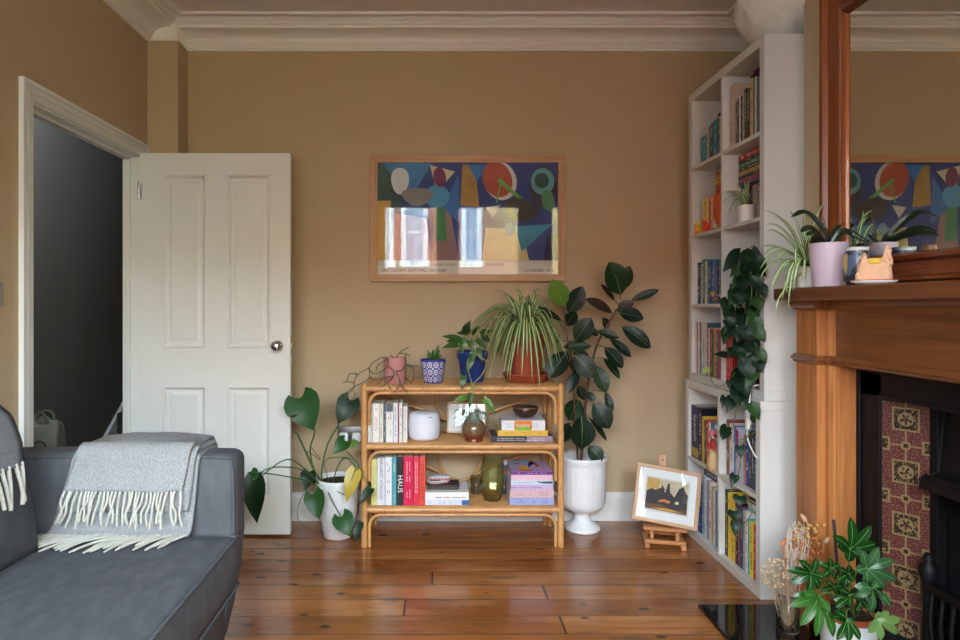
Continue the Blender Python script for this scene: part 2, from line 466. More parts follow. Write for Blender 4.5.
# front wall with sash windows (behind the camera, seen in the picture glass)
holes = [(-1.42, -.74), (-.665, .065), (.245, 1.075), (1.40, 1.69)]
WZ0, WZ1 = .62, 2.44
m = MB().box(XL-.1, XR+.1, YF-.12, YF, 0, WZ0).box(XL-.1, XR+.1, YF-.12, YF, WZ1, ZC)
e = [XL-.1]+[q for h in holes for q in h]+[XR+.1]
for k in range(0, len(e), 2): m.box(e[k], e[k+1], YF-.12, YF, WZ0, WZ1)
solo('wall_front', m, TAN, kind='structure')
g = G('window_glass')
tr = g.node('ShaderNodeBsdfTransparent'); gl = g.node('ShaderNodeBsdfGlossy'); gl.inputs['Roughness'].default_value = .02
lw = g.node('ShaderNodeFresnel'); lw.inputs['IOR'].default_value = 1.45
mx = g.node('ShaderNodeMixShader'); g.nt.links.new(lw.outputs[0], mx.inputs[0])
g.nt.links.new(tr.outputs[0], mx.inputs[1]); g.nt.links.new(gl.outputs[0], mx.inputs[2])
g.nt.links.new(mx.outputs[0], g.nt.nodes['Material Output'].inputs[0]); GLASS = g.m
for k, (a, b) in enumerate(holes):
    m = MB(); t = .045
    m.box(a, a+t, YF-.1, YF-.03, WZ0, WZ1).box(b-t, b, YF-.1, YF-.03, WZ0, WZ1).box(a, b, YF-.1, YF-.03, WZ0, WZ0+.07).box(a, b, YF-.1, YF-.03, WZ1-.05, WZ1)
    m.box(a, b, YF-.09, YF-.04, 1.46, 1.51)
    w = solo('window_%d' % (k+1), m, WHITE, kind='structure')
    part(w, 'window_pane', MB().box(a+t, b-t, YF-.066, YF-.062, WZ0+.05, 1.47), GLASS, 'clear glass')
    part(w, 'window_pane', MB().box(a+t, b-t, YF-.076, YF-.072, 1.5, WZ1-.04), GLASS, 'clear glass')
    part(w, 'window_sill', MB().box(a-.03, b+.03, YF-.03, YF+.05, WZ0-.03, WZ0), WHITE)

# street and the house opposite
solo('ground_street', MB().box(-30, 30, -30, YF-.13, -.35, -.3), pbr((84, 85, 82), .9, name='tarmac'), kind='structure')
g = G('house_brick'); x, y, z = g.pos()
bt = g.node('ShaderNodeTexBrick'); g.put(bt.inputs['Vector'], g.comb(x, z, 0.0))
bt.inputs['Color1'].default_value = lin((138, 72, 50)); bt.inputs['Color2'].default_value = lin((172, 112, 80)); bt.inputs['Mortar'].default_value = lin((150, 136, 116))
bt.inputs['Scale'].default_value = 1.0; bt.inputs['Brick Width'].default_value = .225; bt.inputs['Row Height'].default_value = .075; bt.inputs['Mortar Size'].default_value = .008
yel = g.step(g.math('ADD', g.math('MULTIPLY', g.noise(g.vec, .6), .6), g.math('MULTIPLY', x, .18)), .5, .75)
c2 = g.mix(g.math('MULTIPLY', yel, .75), bt.outputs['Color'], lin((178, 164, 104)))
HB = g.done(c2, .9)
HS = thing('terraced_house', 'brick terraced house with white sash windows, reflected in the large picture glass', 'house', (.3, -12.0, -.3))
part(HS, 'facade', MB().box(-8, 9, -12.6, -12.0, -.3, 4.75), HB)
for (a, b) in ((-1.95, -1.3), (-.92, -.30), (.85, 1.3), (2.6, 3.3)):
    fr = part(HS, 'window_frame', MB().box(a-.08, a+.06, -12.0, -11.93, 2.45, 4.3).box(b-.06, b+.08, -12.0, -11.93, 2.45, 4.3).box(a-.14, b+.14, -12.0, -11.86, 2.3, 2.45).box(a-.08, b+.08, -12.0, -11.93, 4.2, 4.36).box(a, b, -12.0, -11.95, 3.3, 3.38), WHITE)
    part(fr, 'pane', MB().box(a+.05, b-.05, -12.0, -11.98, 2.45, 4.25), pbr((150, 165, 178), .2, var=.2, vs=1.5, name='street_window'))
part(HS, 'string_course', MB().box(-8, 9, -12.0, -11.9, 2.02, 2.12), pbr((96, 100, 108), .7, name='stone_band'))
part(HS, 'roof', MB().prism([(-11.9, 4.7), (-16, 5.6), (-16, 4.7)], lambda p, s: V((-8+17*s, p[0], p[1]))), pbr((70, 72, 78), .8, name='slate'))

# light switch on the left wall
SW = thing('light_switch', 'brushed steel light switch plate on the left wall at the photo edge', 'light switch', (XL, 2.2, 1.22))
part(SW, 'plate', MB().rbox(XL, XL+.008, 2.155, 2.242, 1.178, 1.262, .003, 3), pbr((150, 146, 140), .35, .8, name='steel'))
part(SW, 'rocker', MB().rbox(XL+.006, XL+.013, 2.188, 2.208, 1.205, 1.235, .002, 3), pbr((225, 224, 220), .4, name='switch_white'))
# double socket low on the back wall
sp = P(351, 434, YB)
SO = thing('wall_socket', 'steel double wall socket with white plugs beside the rattan shelf', 'socket', (sp.x, YB, sp.z))
part(SO, 'plate', MB().rbox(sp.x-.073, sp.x+.073, YB-.009, YB, sp.z-.045, sp.z+.045, .003, 3), pbr((120, 118, 116), .35, .8, name='steel_plate'))
for dx in (-.035, .035):
    part(SO, 'plug', MB().rbox(sp.x+dx-.024, sp.x+dx+.024, YB-.045, YB-.008, sp.z-.04, sp.z+.015, .01, 4), pbr((235, 235, 232), .4, name='plug_white'), 'white plug')
# ================================================================== SOFA AND THROWS
g = G('grey_linen_weave'); g.pos()
n1 = g.noise(g.vec, 260, 2.0); n2 = g.noise(g.comb(g.math('MULTIPLY', g.pos()[0], 30), g.math('MULTIPLY', g.pos()[1], 14), g.math('MULTIPLY', g.pos()[2], 10)), 1.0, 3.0)
c = g.mix(n1, lin((72, 74, 80)), lin((96, 98, 104))); c = g.mix(g.math('MULTIPLY', g.step(n2, .35, .75), .35), c, lin((112, 114, 120)))
g.bump(n1, .25, .002); SOFAM = g.done(c, .95, spec=.2)
SF = thing('sofa', 'blue-grey linen sofa along the left wall with piped seat cushion', 'sofa', (-1.0, 1.2, 0))
def arm_fn(w, p):
    if w.x > -1.0 and w.z < .45: w.x -= .30*(.45-w.z)**1.5*max(0, (w.x+1.0)/.38)
    w.z += .006*math.sin((w.x+1.45)*4)
    return w
part(SF, 'arm', MB().rbox(-1.47, -.617, 1.965, 2.105, .09, .718, .035, 8, fn=arm_fn), SOFAM)
part(SF, 'arm', MB().rbox(-1.47, -.617, .10, .24, .09, .718, .035, 8, fn=arm_fn), SOFAM)
part(SF, 'base', MB().rbox(-1.46, -.64, .24, 1.965, .10, .315, .02, 5), SOFAM)
part(SF, 'back_frame', MB().rbox(-1.50, -1.34, .12, 1.963, .10, .78, .05, 6), SOFAM)
def seat_fn(w, p):
    b = max(0, 1-p.x**2)*max(0, 1-p.y**2)
    if w.z > .4: w.z += .02*b+.006*math.sin(w.x*9+w.y*7)*b-.018*max(0, -w.x-.7)
    if p.x > .5: w.x += .012*(1-p.z**2)
    return w
part(SF, 'seat_cushion', MB().rbox(-1.36, -.607, .245, 1.958, .315, .482, .028, 14, fn=seat_fn), SOFAM)
def back_fn(w, p):
    t = (w.z-.47)/.4
    w.x -= .06*t+.03*t*t
    w.x += .05*(1-p.y**2)*(1-p.z**2)*(1 if p.x > 0 else .3)
    w.z -= .02*abs(p.y)**3+.02*(1-p.y**2)*.2
    return w
part(SF, 'back_cushion', MB().rbox(-1.345, -1.125, 1.14, 1.86, .475, .885, .05, 12, fn=back_fn), SOFAM)
part(SF, 'back_cushion', MB().rbox(-1.345, -1.125, .30, 1.12, .475, .885, .05, 12, fn=back_fn), SOFAM)
pip = MB()
for zz in (.474, .323):
    pip.tube(catmull([(-1.2, 1.957, zz-.004), (-.66, 1.955, zz), (-.612, 1.945, zz), (-.603, 1.9, zz), (-.600, 1.1, zz), (-.603, .3, zz)], 5), .005, 6)
part(SF, 'piping', pip, SOFAM)
pa = MB()
pa.tube(catmull([(-1.46, 1.972, .709), (-.9, 1.972, .713), (-.66, 1.972, .711), (-.628, 1.972, .69), (-.622, 1.972, .6), (-.622, 1.972, .45), (-.634, 1.972, .3), (-.66, 1.972, .18)], 6), .0045, 6)
part(SF, 'piping', pa, SOFAM)
for (x, y) in ((-.78, 1.98), (-1.38, 1.98), (-.78, .2), (-1.38, .2)):
    part(SF, 'leg', MB().lathe([(.018, 0), (.026, .1)], (x, y, 0), 16), wood('sofa_leg', (70, 48, 32), (96, 66, 44), 2))

def wool(name, c1, c2, stripe=None):
    g = G(name); x, y, z = g.pos()
    n = g.noise(g.vec, 330, 3.0, .75); c = g.mix(g.step(n, .32, .7), lin(c1), lin(c2))
    if stripe:
        f = g.math('FRACT', g.math('ADD', g.math('MULTIPLY', z, 34), g.math('MULTIPLY', g.noise(g.vec, 20), .5)))
        c = g.mix(g.math('MULTIPLY', g.step(f, .5, .7), .6), c, lin(stripe))
    g.bump(n, .9, .006); return g.done(c, 1.0, spec=.1)
WOOL = wool('grey_wool', (140, 143, 148), (194, 196, 198)); FRNG = wool('cream_wool', (206, 203, 192), (236, 233, 224))
TH = thing('throw_blanket', 'folded light grey wool throw with cream fringe draped over the sofa arm', 'throw', (-.95, 2.03, .718))
def nz(x, y, z, s=6): return mnoise.noise(V((x*s, y*s, z*s)))
def throw_layer(off, zfront, zback, xl, xr, flare, seat=0):
    # path: up the back of the arm, over the top, down the front
    r = .04; pts = []
    yb, yf, zt = 2.112+off, 1.958-off, .728+off
    for k in range(6): pts.append((yb, zback+(zt-r-zback)*k/6))
    for k in range(7):
        a = k/6*math.pi/2; pts.append((yb-r+r*math.cos(a), zt-r+r*math.sin(a)))
    for k in range(7):
        a = math.pi/2+k/6*math.pi/2; pts.append((yf+r+r*math.cos(a), zt-r+r*math.sin(a)))
    for k in range(1, 13): pts.append((yf-.02*(k/12)**2, zt-r+(zfront-zt+r)*k/12))
    if seat:
        for k in range(1, 5): pts.append((yf-.02-seat*k/4, zfront-.012*k/4))
    n = len(pts)
    def fn(u, v):
        t = v*(n-1); i = min(int(t), n-2); f = t-i
        y = pts[i][0]*(1-f)+pts[i+1][0]*f; z = pts[i][1]*(1-f)+pts[i+1][1]*f
        fr = max(0, (v-.45)/.55)
        x = xl+(xr-xl)*u-flare*fr*(1-u)-.02*fr*u
        y -= .006*abs(nz(x, z, off, 7))*min(1, fr*3)+(.0 if fr == 0 else .004*math.sin(x*40+off*100)*fr)
        z += .004*nz(x*2, y, off)
        return V((x, y, z-.01*(2*u-1)**2*(1 if fr == 0 else 0)))
    mb = MB().grid(fn, 44, n)
    return mb, fn
def solid(o, t):
    s = o.modifiers.new('thick', 'SOLIDIFY'); s.thickness = t; s.offset = 0
    return o
lay = [(.003, .50, .52, -1.095, -.718, .085, 0.02), (.016, .56, .5, -1.085, -.722, .05, 0), (.030, .625, .53, -1.075, -.735, .03, 0)]
fns = []
for k, (off, zf, zb, xl, xr, fl, st) in enumerate(lay):
    mb, fn = throw_layer(off, zf, zb, xl, xr, fl, st); fns.append(fn)
    solid(part(TH, 'blanket', mb, WOOL), .011)
fr = MB()
for k in range(30):
    u = .02+.96*k/29+random.uniform(-.008, .008); p = fns[2](u, 1.0); L = random.uniform(.085, .11)
    dx = random.uniform(-.022, .014)-.02*(1-u); w = random.uniform(-.006, .006)
    pts = [p+V((0, .002, .01)), p+V((dx*.2+w, -.012, -L*.3)), p+V((dx*.6-w, -.012, -L*.65)), p+V((dx, -.010, -L))]
    fr.tube(catmull(pts, 4), [.0036]*12+[.0024], 6)
for k in range(40):
    u = .0+1.0*k/39+random.uniform(-.01, .01); p = fns[0](max(0, min(1, u)), 1.0); L = random.uniform(.07, .13)
    dx = -(.04+.07*(1-u))+random.uniform(-.03, .02)
    zs = .488+.012*(1-u)*0
    q = [p+V((0, .01, .004)), p+V((dx*.2, -.012, .004)), V((p.x+dx*.65, p.y-L*.55, zs+.006)), V((p.x+dx, p.y-L, zs+.003))]
    fr.tube(catmull(q, 4), [.0038]*12+[.0024], 6)
part(TH, 'fringe', fr, FRNG, 'cream fringe')
# second throw, on the back cushion
T2 = thing('throw_blanket', 'striped grey wool throw with cream fringe hanging on the sofa back cushion', 'throw', (-1.2, 1.6, .88))
def cush_x(z):
    t = (z-.47)/.4; return -1.125-.06*t-.03*t*t
def t2(u, v):
    y = 1.10+(.72-.08*max(0, v-.35)/.65)*u
    pth = [(-1.36, .60), (-1.345, .8), (-1.32, .892), (-1.24, .90), (-1.19, .872), (cush_x(.80)+.046, .80), (cush_x(.77)+.05, .77), (cush_x(.745)+.054, .745)]
    t = v*(len(pth)-1); i = min(int(t), len(pth)-2); f = t-i
    x = pth[i][0]*(1-f)+pth[i+1][0]*f; z = pth[i][1]*(1-f)+pth[i+1][1]*f
    yy = y
    return V((x+.006*nz(yy, z, 1, 9), yy, z))
solid(part(T2, 'blanket', MB().grid(t2, 24, 30), wool('striped_wool', (104, 106, 113), (160, 162, 168), (138, 141, 147))), .012)
fr = MB()
for k in range(26):
    u = k/25; p = t2(u, 1.0); L = random.uniform(.085, .105); d = random.uniform(-.02, .025)
    fr.tube(catmull([p+V((0, 0, .01)), p+V((.008, d*.4, -L*.4)), p+V((.012, d, -L))], 5), .0062, 6)
part(T2, 'fringe', fr, FRNG, 'cream fringe')

# hallway clutter seen over the sofa arm
def bag(name, label, c, px, py, d, w, h, dp, extra=None):
    b = P(px, py, d); mb = MB()
    def fn(q, p):
        s = 1+.10*nz(p.x*.5, p.y*.5, p.z*.5+px, 3); t = (p.z+1)/2
        return V((b.x+(q.x)*(1-.25*t)*s, b.y+q.y*(1-.5*t)*s, q.z*s+.012*nz(p.x, p.y+px, p.z, 4)))
    mb.rbox(-w/2, w/2, -dp/2, dp/2, 0, h, .05, 9, fn=fn)
    lo = min(v.z for v in mb.v)
    for v in mb.v: v.z += .001-lo
    t = thing(name, label, 'bag', (b.x, b.y, 0)); part(t, 'body', mb, c)
    hd = MB()
    for sy in (-.02, .02):
        hd.tube(catmull([(b.x-w*.22, b.y+sy, h*.9), (b.x-w*.12, b.y+sy, h+.05), (b.x+w*.1, b.y+sy*2, h+.045), (b.x+w*.2, b.y+sy, h*.9)], 5), .007, 6)
    part(t, 'handle', hd, c)
    return t, b
bag('carrier_bag', 'crumpled pale olive bag standing in the dark hallway behind the sofa arm', pbr((116, 118, 104), .7, var=.3, vs=14, bump=.8, bs=30), 44, 440, 3.75, .26, .50, .2)
bag('tote_bag', 'dark brown bag in the hallway at the foot of the pale olive bag', pbr((86, 72, 58), .8, var=.3, vs=20, bump=.5, bs=40), 36, 440, 3.35, .2, .40, .16)
t, b = bag('shopper_bag', 'small blue, white and red bag beside the pale olive hallway bag', pbr((196, 198, 200), .6, var=.1), 55, 440, 3.35, .13, .36, .12)
part(t, 'panel', MB().rbox(b.x-.04, b.x+.045, b.y-.065, b.y-.045, .20, .28, .01, 3), pbr((50, 66, 110), .5), 'blue panel')
part(t, 'trim', MB().rbox(b.x-.03, b.x+.05, b.y-.064, b.y-.04, .285, .30, .004, 3), pbr((176, 50, 50), .5), 'red trim')
# ================================================================== RATTAN SHELVES
g = G('rattan_cane'); x, y, z = g.pos()
n = g.noise(g.comb(g.math('MULTIPLY', x, 14), g.math('MULTIPLY', y, 14), g.math('MULTIPLY', z, 14)), 1.0, 4.0)
c = g.mix(n, lin((176, 118, 66)), lin((222, 170, 110)))
spk = g.noise(g.vec, 70, 2.0); c = g.mix(g.math('MULTIPLY', g.step(spk, .62, .72), .5), c, lin((140, 84, 44)))
CANE = g.done(c, .38, coat=.15)
BIND = pbr((150, 96, 52), .5, var=.2, vs=80, name='cane_binding')
SX0, SX1, SY0, SY1 = -.3455, .615, 3.13, 3.44
RS = thing('rattan_shelf', 'honey-coloured rattan shelf unit with arched cane trim under the framed picture', 'shelf unit', ((SX0+SX1)/2, 3.29, 0))
for (x, y) in ((SX0, SY0), (SX1, SY0), (SX0, SY1), (SX1, SY1)):
    part(RS, 'post', MB().tube([(x, y, 0), (x, y, .2), (x, y, .5), (x, y, .780), (x, y, .793), (x, y, .797)], [.0155, .0155, .0155, .0155, .013, .004], 12), CANE)
LV = [.772, .488, .180]
for z in LV:
    rl = MB()
    for y in (SY0, SY1): rl.tube([(SX0, y, z), (SX1, y, z)], .0145, 12)
    for x in (SX0, SX1): rl.tube([(x, SY0, z), (x, SY1, z)], .0135, 12)
    part(RS, 'rail', rl, CANE)
    pk = MB()
    k = 0; n = 14; yy0 = SY0-.004; dy = (SY1-SY0+.008)/n
    for k in range(n): pk.rbox(SX0+.004, SX1-.004, yy0+k*dy+.0006, yy0+(k+1)*dy-.0006, z+.006, z+.0165, .004, 2)
    part(RS, 'shelf_board', pk, CANE)
    for k in range(5):
        xx = SX0+.1+(SX1-SX0-.2)*k/4
        part(RS, 'nail', MB().sphere((xx, SY0-.0148, z), .0028, 8), pbr((70, 46, 30), .5, .3), 'dark nail head')
def arch(mb, y, zt, zb, x0, x1, r=.055):
    pts = [(x0, y, zb), (x0, y, zt-r)]
    for k in range(1, 9):
        a = math.pi-k/8*math.pi/2; pts.append((x0+r+r*math.cos(a), y, zt-r+r*math.sin(a)))
    for k in range(0, 9):
        a = math.pi/2-k/8*math.pi/2; pts.append((x1-r+r*math.cos(a), y, zt-r+r*math.sin(a)))
    pts.append((x1, y, zb)); mb.tube(pts, .0082, 10)
for (zt, zb) in ((.751, .595), (.463, .32), (.155, 0.0)):
    for y in (SY0, SY1):
        m = MB(); arch(m, y, zt, zb, SX0+.025, SX1-.025); part(RS, 'arch_cane', m, CANE)
    for x in (SX0, SX1):
        m = MB(); pts = [(x, SY0+.024, zb), (x, SY0+.024, zt-.05)]+[(x, SY0+.074-.05*math.cos(a), zt-.05+.05*math.sin(a)) for a in [k*math.pi/16 for k in range(1, 9)]]
        pts += [(x, SY1-.074+.05*math.sin(a), zt-.05+.05*math.cos(a)) for a in [k*math.pi/16 for k in range(0, 8)]]+[(x, SY1-.024, zt-.05), (x, SY1-.024, zb)]
        m.tube(pts, .0075, 8); part(RS, 'arch_cane', m, CANE)
for (zt, zb) in ((.76, .50), (.475, .195)):
    for s in (1, -1):
        xc = (SX0+SX1)/2; f = lambda dx: xc+s*dx
        hh = zt-zb
        m = MB().tube(catmull([(f(-.122), SY1+.002*s, zt), (f(-.122), SY1+.002*s, zt-hh*.38), (f(-.105), SY1+.002*s, zt-hh*.58), (f(-.05), SY1+.002*s, zt-hh*.80), (f(.03), SY1+.002*s, zt-hh*.83), (f(.16), SY1+.002*s, zt-hh*.60), (f(.30), SY1+.002*s, zt-hh*.42), (f(.40), SY1+.002*s, zt-hh*.25), (f(.43), SY1+.002*s, zt)], 6), .007, 8)
        part(RS, 'back_cane', m, CANE)
for z in LV:
    for (x, y) in ((SX0, SY0), (SX1, SY0)): part(RS, 'binding', MB().lathe([(.0158, -.017), (.0164, -.01), (.0164, .01), (.0158, .017)], (x, y, z), 12), CANE)
ST0, ST1, ST2 = LV[0]+.0165, LV[1]+.0165, LV[2]+.0165

# ------------------------------------------------------------------ books
def bookmesh(th, h, dep, flat, kind):
    t = min(.0022, th*.18); mb = MB(); e = .003
    if kind == 'cover':
        mb.box(0, t, 0, dep, 0, h).box(th-t, th, 0, dep, 0, h).box(t, th-t, 0, t, 0, h)
    else: mb.box(t, th-t, t, dep-e, e, h-e)
    if flat: mb.v = [V((v.z, v.y, v.x)) for v in mb.v]
    return mb
def book(loc, th, h, dep, c, label, group, rz=0, flat=False, text=None, tc=None, tsize=None, marks=True, lean=0, band=None, align='CENTER', tpos=.5, cat='book', rough=.45):
    t = thing('book', label, cat, loc, (0, lean, rz), group)
    cm = c if isinstance(c, bpy.types.Material) else pbr(c, rough, var=.04, vs=30)
    part(t, 'cover', bookmesh(th, h, dep, flat, 'cover'), cm, local=True)
    part(t, 'pages', bookmesh(th, h, dep, flat, 'pages'), PAGES, local=True)
    y = -.0007
    xd, yd = ((1, 0, 0), (0, 0, 1)) if flat else ((0, 0, -1), (1, 0, 0))
    at = lambda s, f: V((s, y, f)) if flat else V((f, y, h-s))      # s along the spine from its head / left end
    if tc is None:
        l = .3*c[0]+.6*c[1]+.1*c[2] if not isinstance(c, bpy.types.Material) else 200
        tc = (45, 45, 50) if l > 120 else (225, 220, 205)
    tm = pbr(tc, .5, var=0)
    if band:
        s0, s1, bc = band; m = MB(); a, b = at(h*s0, th*.03), at(h*s1, th*.97)
        m.box(min(a.x, b.x), max(a.x, b.x), -.0005, .0004, min(a.z, b.z), max(a.z, b.z))
        part(t, 'spine_band', m, pbr(bc, .5, var=0), local=True)
    if text:
        sz = tsize or min(th*.75, h*.85/(.6*len(text)))
        lettering(t, text, tm, at(h*tpos, th*.5), xd, yd, sz, align)
    elif marks and th > .009:
        m = MB(); s = h*random.uniform(.08, .16)
        rows = 1 if th < .022 else 2
        while s < h*.86:
            L = random.uniform(.006, .016)
            for rr in range(rows):
                f = th*(.5 if rows == 1 else (.36+.28*rr)); hw = min(th*.08, .0017)
                if random.random() < .85 and s+L < h*.9:
                    k = s
                    while k < s+L:
                        q = random.uniform(.0015, .003)
                        a, b = at(k, f-hw), at(k+q, f+hw)
                        m.box(min(a.x, b.x), max(a.x, b.x), y, .0003, min(a.z, b.z), max(a.z, b.z)); k += q+.0012
            s += L+random.uniform(.003, .008)
            if random.random() < .22: s += h*.15
        if m.v: part(t, 'title_marks', m, tm, local=True)
    return t
ORD = ['first', 'second', 'third', 'fourth', 'fifth', 'sixth', 'seventh', 'eighth', 'ninth', 'tenth', 'eleventh', 'twelfth', 'thirteenth', 'fourteenth']

def rowbooks(lst, ox, s, yd, zb, dep, group, where, oy):
    # lst: (crop x0, x1, crop y top, colour, colour word, opts)
    for k, (a, b, yt, c, cw, op) in enumerate(lst):
        x0 = (ox+a/s-VX)*yd/F; x1 = (ox+b/s-VX)*yd/F; zt = CAMZ-(oy+yt/s-VY)*yd/F
        op = dict(op); lab = op.pop('lab', None) or '%s book, %s from left %s' % (cw, ORD[k], where)
        book((x0, yd, zb), x1-x0-.0006, zt-zb, op.pop('dep', dep), c, lab, group, **op)
W1 = (226, 224, 222)
rowbooks([(92, 121, 335, W1, 'short white paperback', {}), (123, 148, 100, (206, 204, 200), 'pale grey paperback', {}),
          (152, 222, 98, (232, 230, 228), 'thick white paperback', {'tc': (170, 90, 90)}), (226, 272, 100, (222, 216, 202), 'cream paperback', {}),
          (274, 300, 110, (74, 98, 122), 'thin slate-blue', {}), (302, 388, 102, (230, 228, 224), 'widest white', {'band': (0.0, .2, (96, 98, 104)), 'tc': (50, 50, 56)}),
          (392, 440, 92, (222, 224, 234), 'bluish white', {}), (442, 453, 95, (150, 52, 60), 'very thin red', {}),
          (456, 494, 92, (224, 222, 216), 'off-white', {}), (502, 550, 130, (226, 220, 214), 'pinkish white end', {'tc': (170, 60, 120)})],
         360, 11.64, 3.15, ST1, .135, 'white books on the middle rattan shelf', 'in white row, middle rattan shelf', 395)
rowbooks([(104, 155, 130, (206, 208, 136), 'yellow-green', {'tc': (200, 140, 90)}), (158, 228, 118, (214, 216, 224), 'thick white', {'text': 'MARGARET ATWOOD', 'tc': (60, 62, 70), 'tsize': .021, 'tpos': .42}),
          (231, 291, 112, (222, 222, 228), 'white with navy title marks', {'tc': (52, 60, 110)}), (292, 333, 112, (84, 154, 168), 'teal', {'tc': (215, 220, 190)}),
          (336, 395, 108, (26, 27, 32), 'black', {'text': 'HAUS', 'tc': (236, 234, 230), 'tpos': .56, 'tsize': .034, 'lab': 'black HAUS book in the coloured row on the bottom rattan shelf'}),
          (397, 488, 104, (206, 24, 74), 'widest crimson', {'tc': (245, 225, 230)}), (490, 541, 112, (216, 50, 74), 'slim red-pink', {'tc': (240, 200, 205)}),
          (544, 597, 108, (222, 74, 60), 'orange-red with black title marks', {'tc': (44, 24, 26)})],
         360, 9.14, 3.147, ST2, .15, 'coloured books on the bottom rattan shelf', 'in coloured row, bottom rattan shelf', 445)
# round mark on the black book and lying books
def lying(px0, px1, y0, y1, yd, dep, c, label, group, zb=None, **kw):
    x0 = (px0-VX)*yd/F; x1 = (px1-VX)*yd/F
    return book((x0, yd, zb), (y1-y0)*yd/F, x1-x0, dep, c, label, group, flat=True, **kw)
G1 = 'books lying under the coconut bowl'
z = ST1
for (a, b, h, c, lab, op) in ((491.5, 552.5, 6.2, (58, 60, 70), 'dark grey patterned book at the bottom of the stack under the coconut bowl', {'tc': (230, 230, 235), 'band': (.58, 1.0, (150, 130, 150))}),
                              (498, 548, 5.6, (220, 178, 70), 'yellow book in the middle of the stack under the coconut bowl', {'tc': (190, 140, 50)}),
                              (501.5, 545, 10.0, (222, 222, 230), 'thick white book with orange and green band right under the coconut bowl', {'tc': (120, 120, 130), 'band': (.3, .7, (226, 130, 40))})):
    th = h*3.15/F
    o = book(((a-VX)*3.15/F, 3.15, z), th, (b-a)*3.15/F, .17, c, lab, G1, flat=True, **op); z += th+.0006
tm = MB().prism([(.068, .0), (.145, .0), (.140, .017), (.128, .013), (.118, .02), (.105, .012), (.09, .019), (.078, .012)], lambda p, s: V((p[0], -.0012+.0008*s, p[1]+.001)))
part(o, 'spine_shape', tm, pbr((116, 186, 50), .5, var=0), 'green shape', local=True)
lettering(o, 'TODAY', WHITET, (.105, -.0018, .022), (1, 0, 0), (0, 0, 1), .02)
ZBOWL = z
G2 = 'books lying beside the orange-red book'
z = ST2
for (h, c, lab, op) in ((5.0, (214, 218, 232), 'white and blue book lying at the bottom beside the orange-red book', {'band': (.84, 1, (48, 86, 160)), 'tc': (150, 160, 190)}),
                        (7.6, (234, 234, 236), 'thick white book with rainbow dots lying beside the orange-red book', {'marks': False})):
    th = h*3.15/F
    o = book(((425.2-VX)*3.15/F, 3.15, z), th, (468.8-425.2)*3.15/F, .19, c, lab, G2, flat=True, **op); z += th+.0006
m = MB(); cols = [(214, 90, 60), (160, 80, 160), (70, 120, 190), (60, 160, 150), (220, 150, 50), (200, 60, 110), (90, 160, 80)]
for k in range(14):
    xx = .052+k*.0098+(.006 if k > 2 else 0)+(.006 if k > 6 else 0)
    m.rbox(xx, xx+.007, -.0012, .0006, .008, .015, .001, 2, mi=k % 7)
part(o, 'title_marks', m, [pbr(c, .5, var=0) for c in cols], 'rainbow title dots', local=True)
Z2 = z
bx = P(416.5, 0, 3.19)
t = thing('gift_box', 'dark flat box on the rainbow-dotted white book', 'box', ((444-VX)*3.22/F, 3.24, Z2))
part(t, 'box_base', MB().rbox(-.005-.075, .075, -.05, .05, .0, .014, .002, 3), pbr((78, 66, 62), .6, var=.2, vs=40), local=True)
part(t, 'lid', MB().rbox(-.082, .077, -.052, .052, .0145, .024, .002, 3), pbr((66, 54, 50), .6, var=.2, vs=40), local=True)
# pointed sweet packet with a red zigzag
pc = V(((438.5-VX)*3.18/F, 3.225, Z2+.0245))
t = thing('zigzag_packet', 'white and teal pointed packet with red zigzag edging on the dark flat box', 'packet', pc)
def pk_fn(w, p):
    return V((w.x*(1+.1*p.z), w.y*(.4+.6*(1-p.x**2)), w.z*(1-.25*p.x*p.x)+.004*p.x))
m = MB().rbox(-.058, .058, -.035, .035, 0, .042, .016, 6, fn=pk_fn)
part(t, 'body', m, pbr((186, 200, 200), .5, var=.15, vs=20), local=True)
m = MB()
for k in range(12):
    a = -.054+.009*k; m.tube([(a, -.03-.006*(1-(a/.058)**2), .034-.012*(k % 2)), (a+.009, -.03-.006*(1-((a+.009)/.058)**2), .034-.012*((k+1) % 2))], .0022, 6)
    m.tube([(a, -.03-.006*(1-(a/.058)**2), .014-.008*(k % 2)), (a+.009, -.03-.006*(1-((a+.009)/.058)**2), .014-.008*((k+1) % 2))], .0016, 6)
part(t, 'zigzag', m, pbr((190, 40, 60), .5, var=0), 'red zigzag', local=True)
m = MB()
for k in range(3): m.rbox(-.046+.006*k, .0+.006*k, -.036, -.03, .019+.0*k, .026, .002, 3)
part(t, 'band', m, pbr((60, 120, 120), .5, var=.1), 'teal band', local=True)
